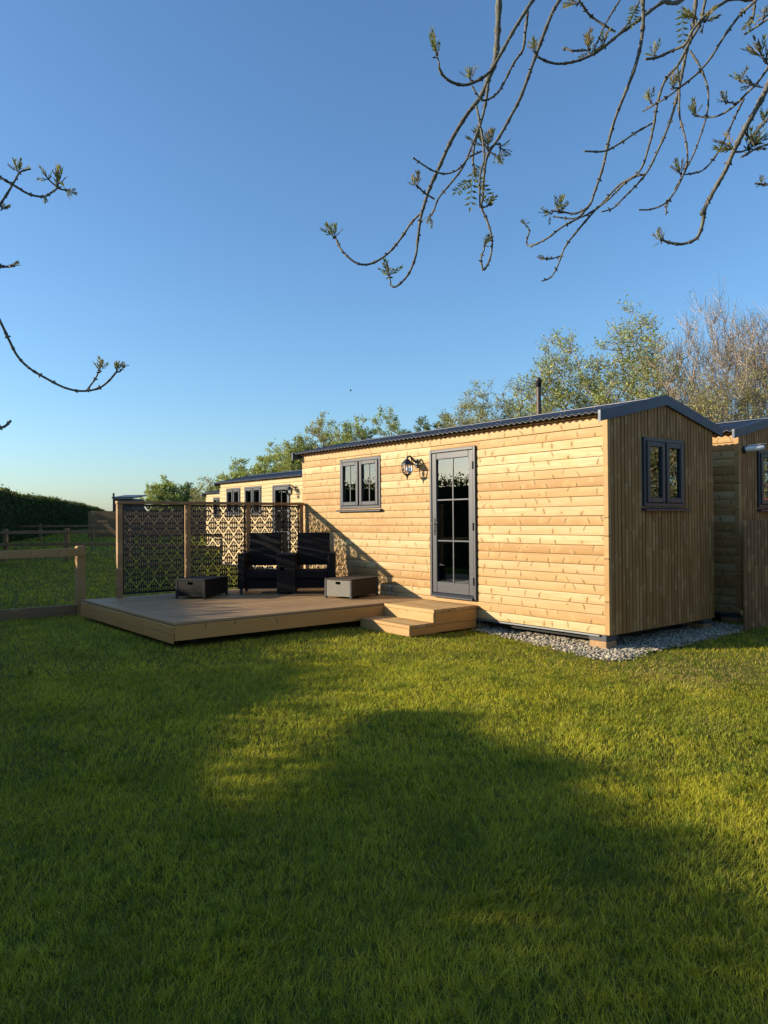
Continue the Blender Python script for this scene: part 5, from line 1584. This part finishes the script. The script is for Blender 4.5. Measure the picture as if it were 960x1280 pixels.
def sow(r0, r1, dens, hgt, wid, tri1=False, half=R(41)):
    global off
    n = int(half * (r1 * r1 - r0 * r0) * dens)
    rr = np.sqrt(rng.uniform(r0 * r0, r1 * r1, n)); th = rng.uniform(-half, half, n)
    X, Y = rr * np.sin(th), rr * np.cos(th)
    # tufts: pull blades together
    tx = vnoise(X, Y, 55, 1) * 0.018; ty = vnoise(X, Y, 55, 2) * 0.018
    X = X + tx; Y = Y + ty
    k = lawn_ok(X, Y) & (X > hedge_x(Y) + 0.05)
    X, Y = X[k], Y[k]; n = len(X)
    Z = ground_z(X, Y) - 0.004
    big = vnoise(X, Y, 1.1, 3); mid = vnoise(X, Y, 7, 4); fine = vnoise(X, Y, 26, 8) + 0.6 * vnoise(X, Y, 60, 9)
    lx = (X - CX) * CT + (Y - CY) * ST; ly = -(X - CX) * ST + (Y - CY) * CT
    dry = np.clip(np.exp(-(((X - 3.5) / 1.15) ** 2 + ((Y - 7.15) / 0.75) ** 2)) * 0.95 + np.exp(-(((X - 2.7) / 0.6) ** 2 + ((Y - 7.1) / 0.4) ** 2)) * .6 + 0.35 * mid * (X > 2), 0, 1)
    dry = dry * (0.75 + 0.5 * fine)
    Hh = hgt * np.clip(1 + 0.22 * mid + 0.20 * big + 0.24 * fine + rng.normal(0, 0.25, n), 0.35, 2.0) * (1 - 0.35 * np.clip(dry, 0, 1))
    lean = rng.uniform(0.2, 1.3, n) * Hh; la = rng.uniform(0, 6.28, n) * 0.6 + vnoise(X, Y, 5, 5) * 3.0 + rng.normal(0, 1.0, n)
    dx, dy = np.cos(la), np.sin(la)
    wa = la + math.pi / 2 + rng.normal(0, 0.5, n)
    sx, sy = np.cos(wa), np.sin(wa)
    W = wid * rng.uniform(0.6, 1.3, n) / 2
    cen = np.stack([X, Y, Z], -1); D = np.stack([dx, dy, 0 * dx], -1); S_ = np.stack([sx, sy, 0 * sx], -1); U = np.array([[0, 0, 1.0]])
    a0 = cen - S_ * W[:, None]; a1 = cen + S_ * W[:, None]
    tip = cen + D * lean[:, None] + U * (Hh * 0.86)[:, None]
    pal = np.array([(0.225, 0.235, 0.020), (0.190, 0.205, 0.018), (0.265, 0.260, 0.030), (0.235, 0.220, 0.034), (0.120, 0.145, 0.014)])
    c = pal[rng.choice(5, n, p=[.32, .26, .18, .14, .10])]
    patch = np.clip(0.5 + 0.6 * big + 0.35 * mid, 0, 1)[:, None]
    c = c * (0.82 + 0.36 * patch)
    straw = np.array([(0.27, 0.215, 0.085)])
    isdry = (rng.random(n) < np.clip(0.035 + dry * 0.75, 0, .85))[:, None]
    c = np.where(isdry, straw * 0.92 * rng.uniform(0.65, 1.15, (n, 1)), c)
    c = c * np.clip(1 + rng.normal(0, 0.27, (n, 1)), 0.35, 1.9)
    tone = vnoise(X, Y, 3.4, 12) + 0.8 * vnoise(X, Y, 13, 13)
    clov = (vnoise(X, Y, 16, 21) + 0.6 * vnoise(X, Y, 47, 22) + rng.normal(0, 0.16, n)) > 0.70              # darker broad-leaved patches
    c = np.where(clov[:, None], np.array([[0.105, 0.145, 0.018]]) * rng.uniform(0.8, 1.2, (n, 1)), c)
    c = np.clip(c * np.array([[1.84, 1.74, 1.58]]) * (1 + 0.26 * tone[:, None]) * np.stack([1 + 0.10 * tone, 1 + 0 * tone, 1 - 0.05 * tone], -1), 0.01, 0.7)
    if tri1:
        V = np.stack([a0, a1, tip], 1); nv = 3
        f = np.array([[0, 1, 2]]); sz_ = np.full(n, 3)
    else:
        m = cen + D * (lean * 0.36)[:, None] + U * (Hh * 0.55)[:, None]
        b0 = m - S_ * (W * 0.8)[:, None]; b1 = m + S_ * (W * 0.8)[:, None]
        V = np.stack([a0, a1, b1, b0, tip], 1); nv = 5
        f = np.array([[0, 1, 2, 3, 3, 2, 4]]); sz_ = np.tile([4, 3], n)
    VV.append(V.reshape(-1, 3)); FF.append((f + (np.arange(n) * nv)[:, None]).reshape(-1) + off); SS.append(sz_); off += n * nv
    shade = np.array([0.55, 0.55, 1.0, 1.0, 1.25])[:nv] if nv == 5 else np.array([0.7, 0.7, 1.2])
    CC.append(np.repeat(c, nv, 0))
    # keep real blade colour only (no painted shade): base and tip share it
sow(1.1, 2.8, 24000, 0.033, 0.0024)
sow(2.8, 4.5, 15000, 0.033, 0.0030)
sow(4.5, 7.5, 6800, 0.034, 0.0043)
sow(7.5, 13, 2100, 0.040, 0.008, True)
sow(13, 26, 260, 0.055, 0.020, True)
sow(26, 60, 40, 0.07, 0.05, True)
# longer wild tufts
def tufts(n, r0, r1, h):
    global off
    for _ in range(n):
        r = math.sqrt(rng.uniform(r0 * r0, r1 * r1)); th = rng.uniform(-R(38), R(38)); x, y = r * math.sin(th), r * math.cos(th)
        if not lawn_ok(np.array([x]), np.array([y]))[0]: continue
        m = rng.integers(12, 34); a = rng.uniform(0, 6.28, m); q_ = rng.exponential(0.018, m)
        X = x + np.cos(a) * q_; Y = y + np.sin(a) * q_; Z = ground_z(X, Y)
        Hh = h * rng.uniform(0.6, 1.35, m); ln = Hh * rng.uniform(0.2, 1.0, m); la = a + rng.normal(0, .5, m)
        cen = np.stack([X, Y, Z], -1); D = np.stack([np.cos(la), np.sin(la), 0 * la], -1); S_ = np.stack([-np.sin(la), np.cos(la), 0 * la], -1)
        W = 0.0017 * np.ones(m); U = np.array([[0, 0, 1.0]])
        mm = cen + D * (ln * .35)[:, None] + U * (Hh * .6)[:, None]
        V = np.stack([cen - S_ * W[:, None], cen + S_ * W[:, None], mm + S_ * W[:, None], mm - S_ * W[:, None], cen + D * ln[:, None] + U * (Hh * .85)[:, None]], 1)
        VV.append(V.reshape(-1, 3)); FF.append((np.array([[0, 1, 2, 3, 3, 2, 4]]) + (np.arange(m) * 5)[:, None]).reshape(-1) + off); SS.append(np.tile([4, 3], m)); off += m * 5
        c = np.array([(0.10, 0.135, 0.015), (0.15, 0.18, 0.018), (0.19, 0.205, 0.024)])[rng.integers(0, 3)] * rng.uniform(.8, 1.2)
        CC.append(np.repeat(np.tile(c * 1.35, (m, 1)), 5, 0))
tufts(420, 1.5, 9, 0.068)
g = link("lawn_grass", np_mesh("lawn_grass", np.concatenate(VV), np.concatenate(FF), np.concatenate(SS), M_grass, np.concatenate(CC)))
tag(g, kind='stuff')
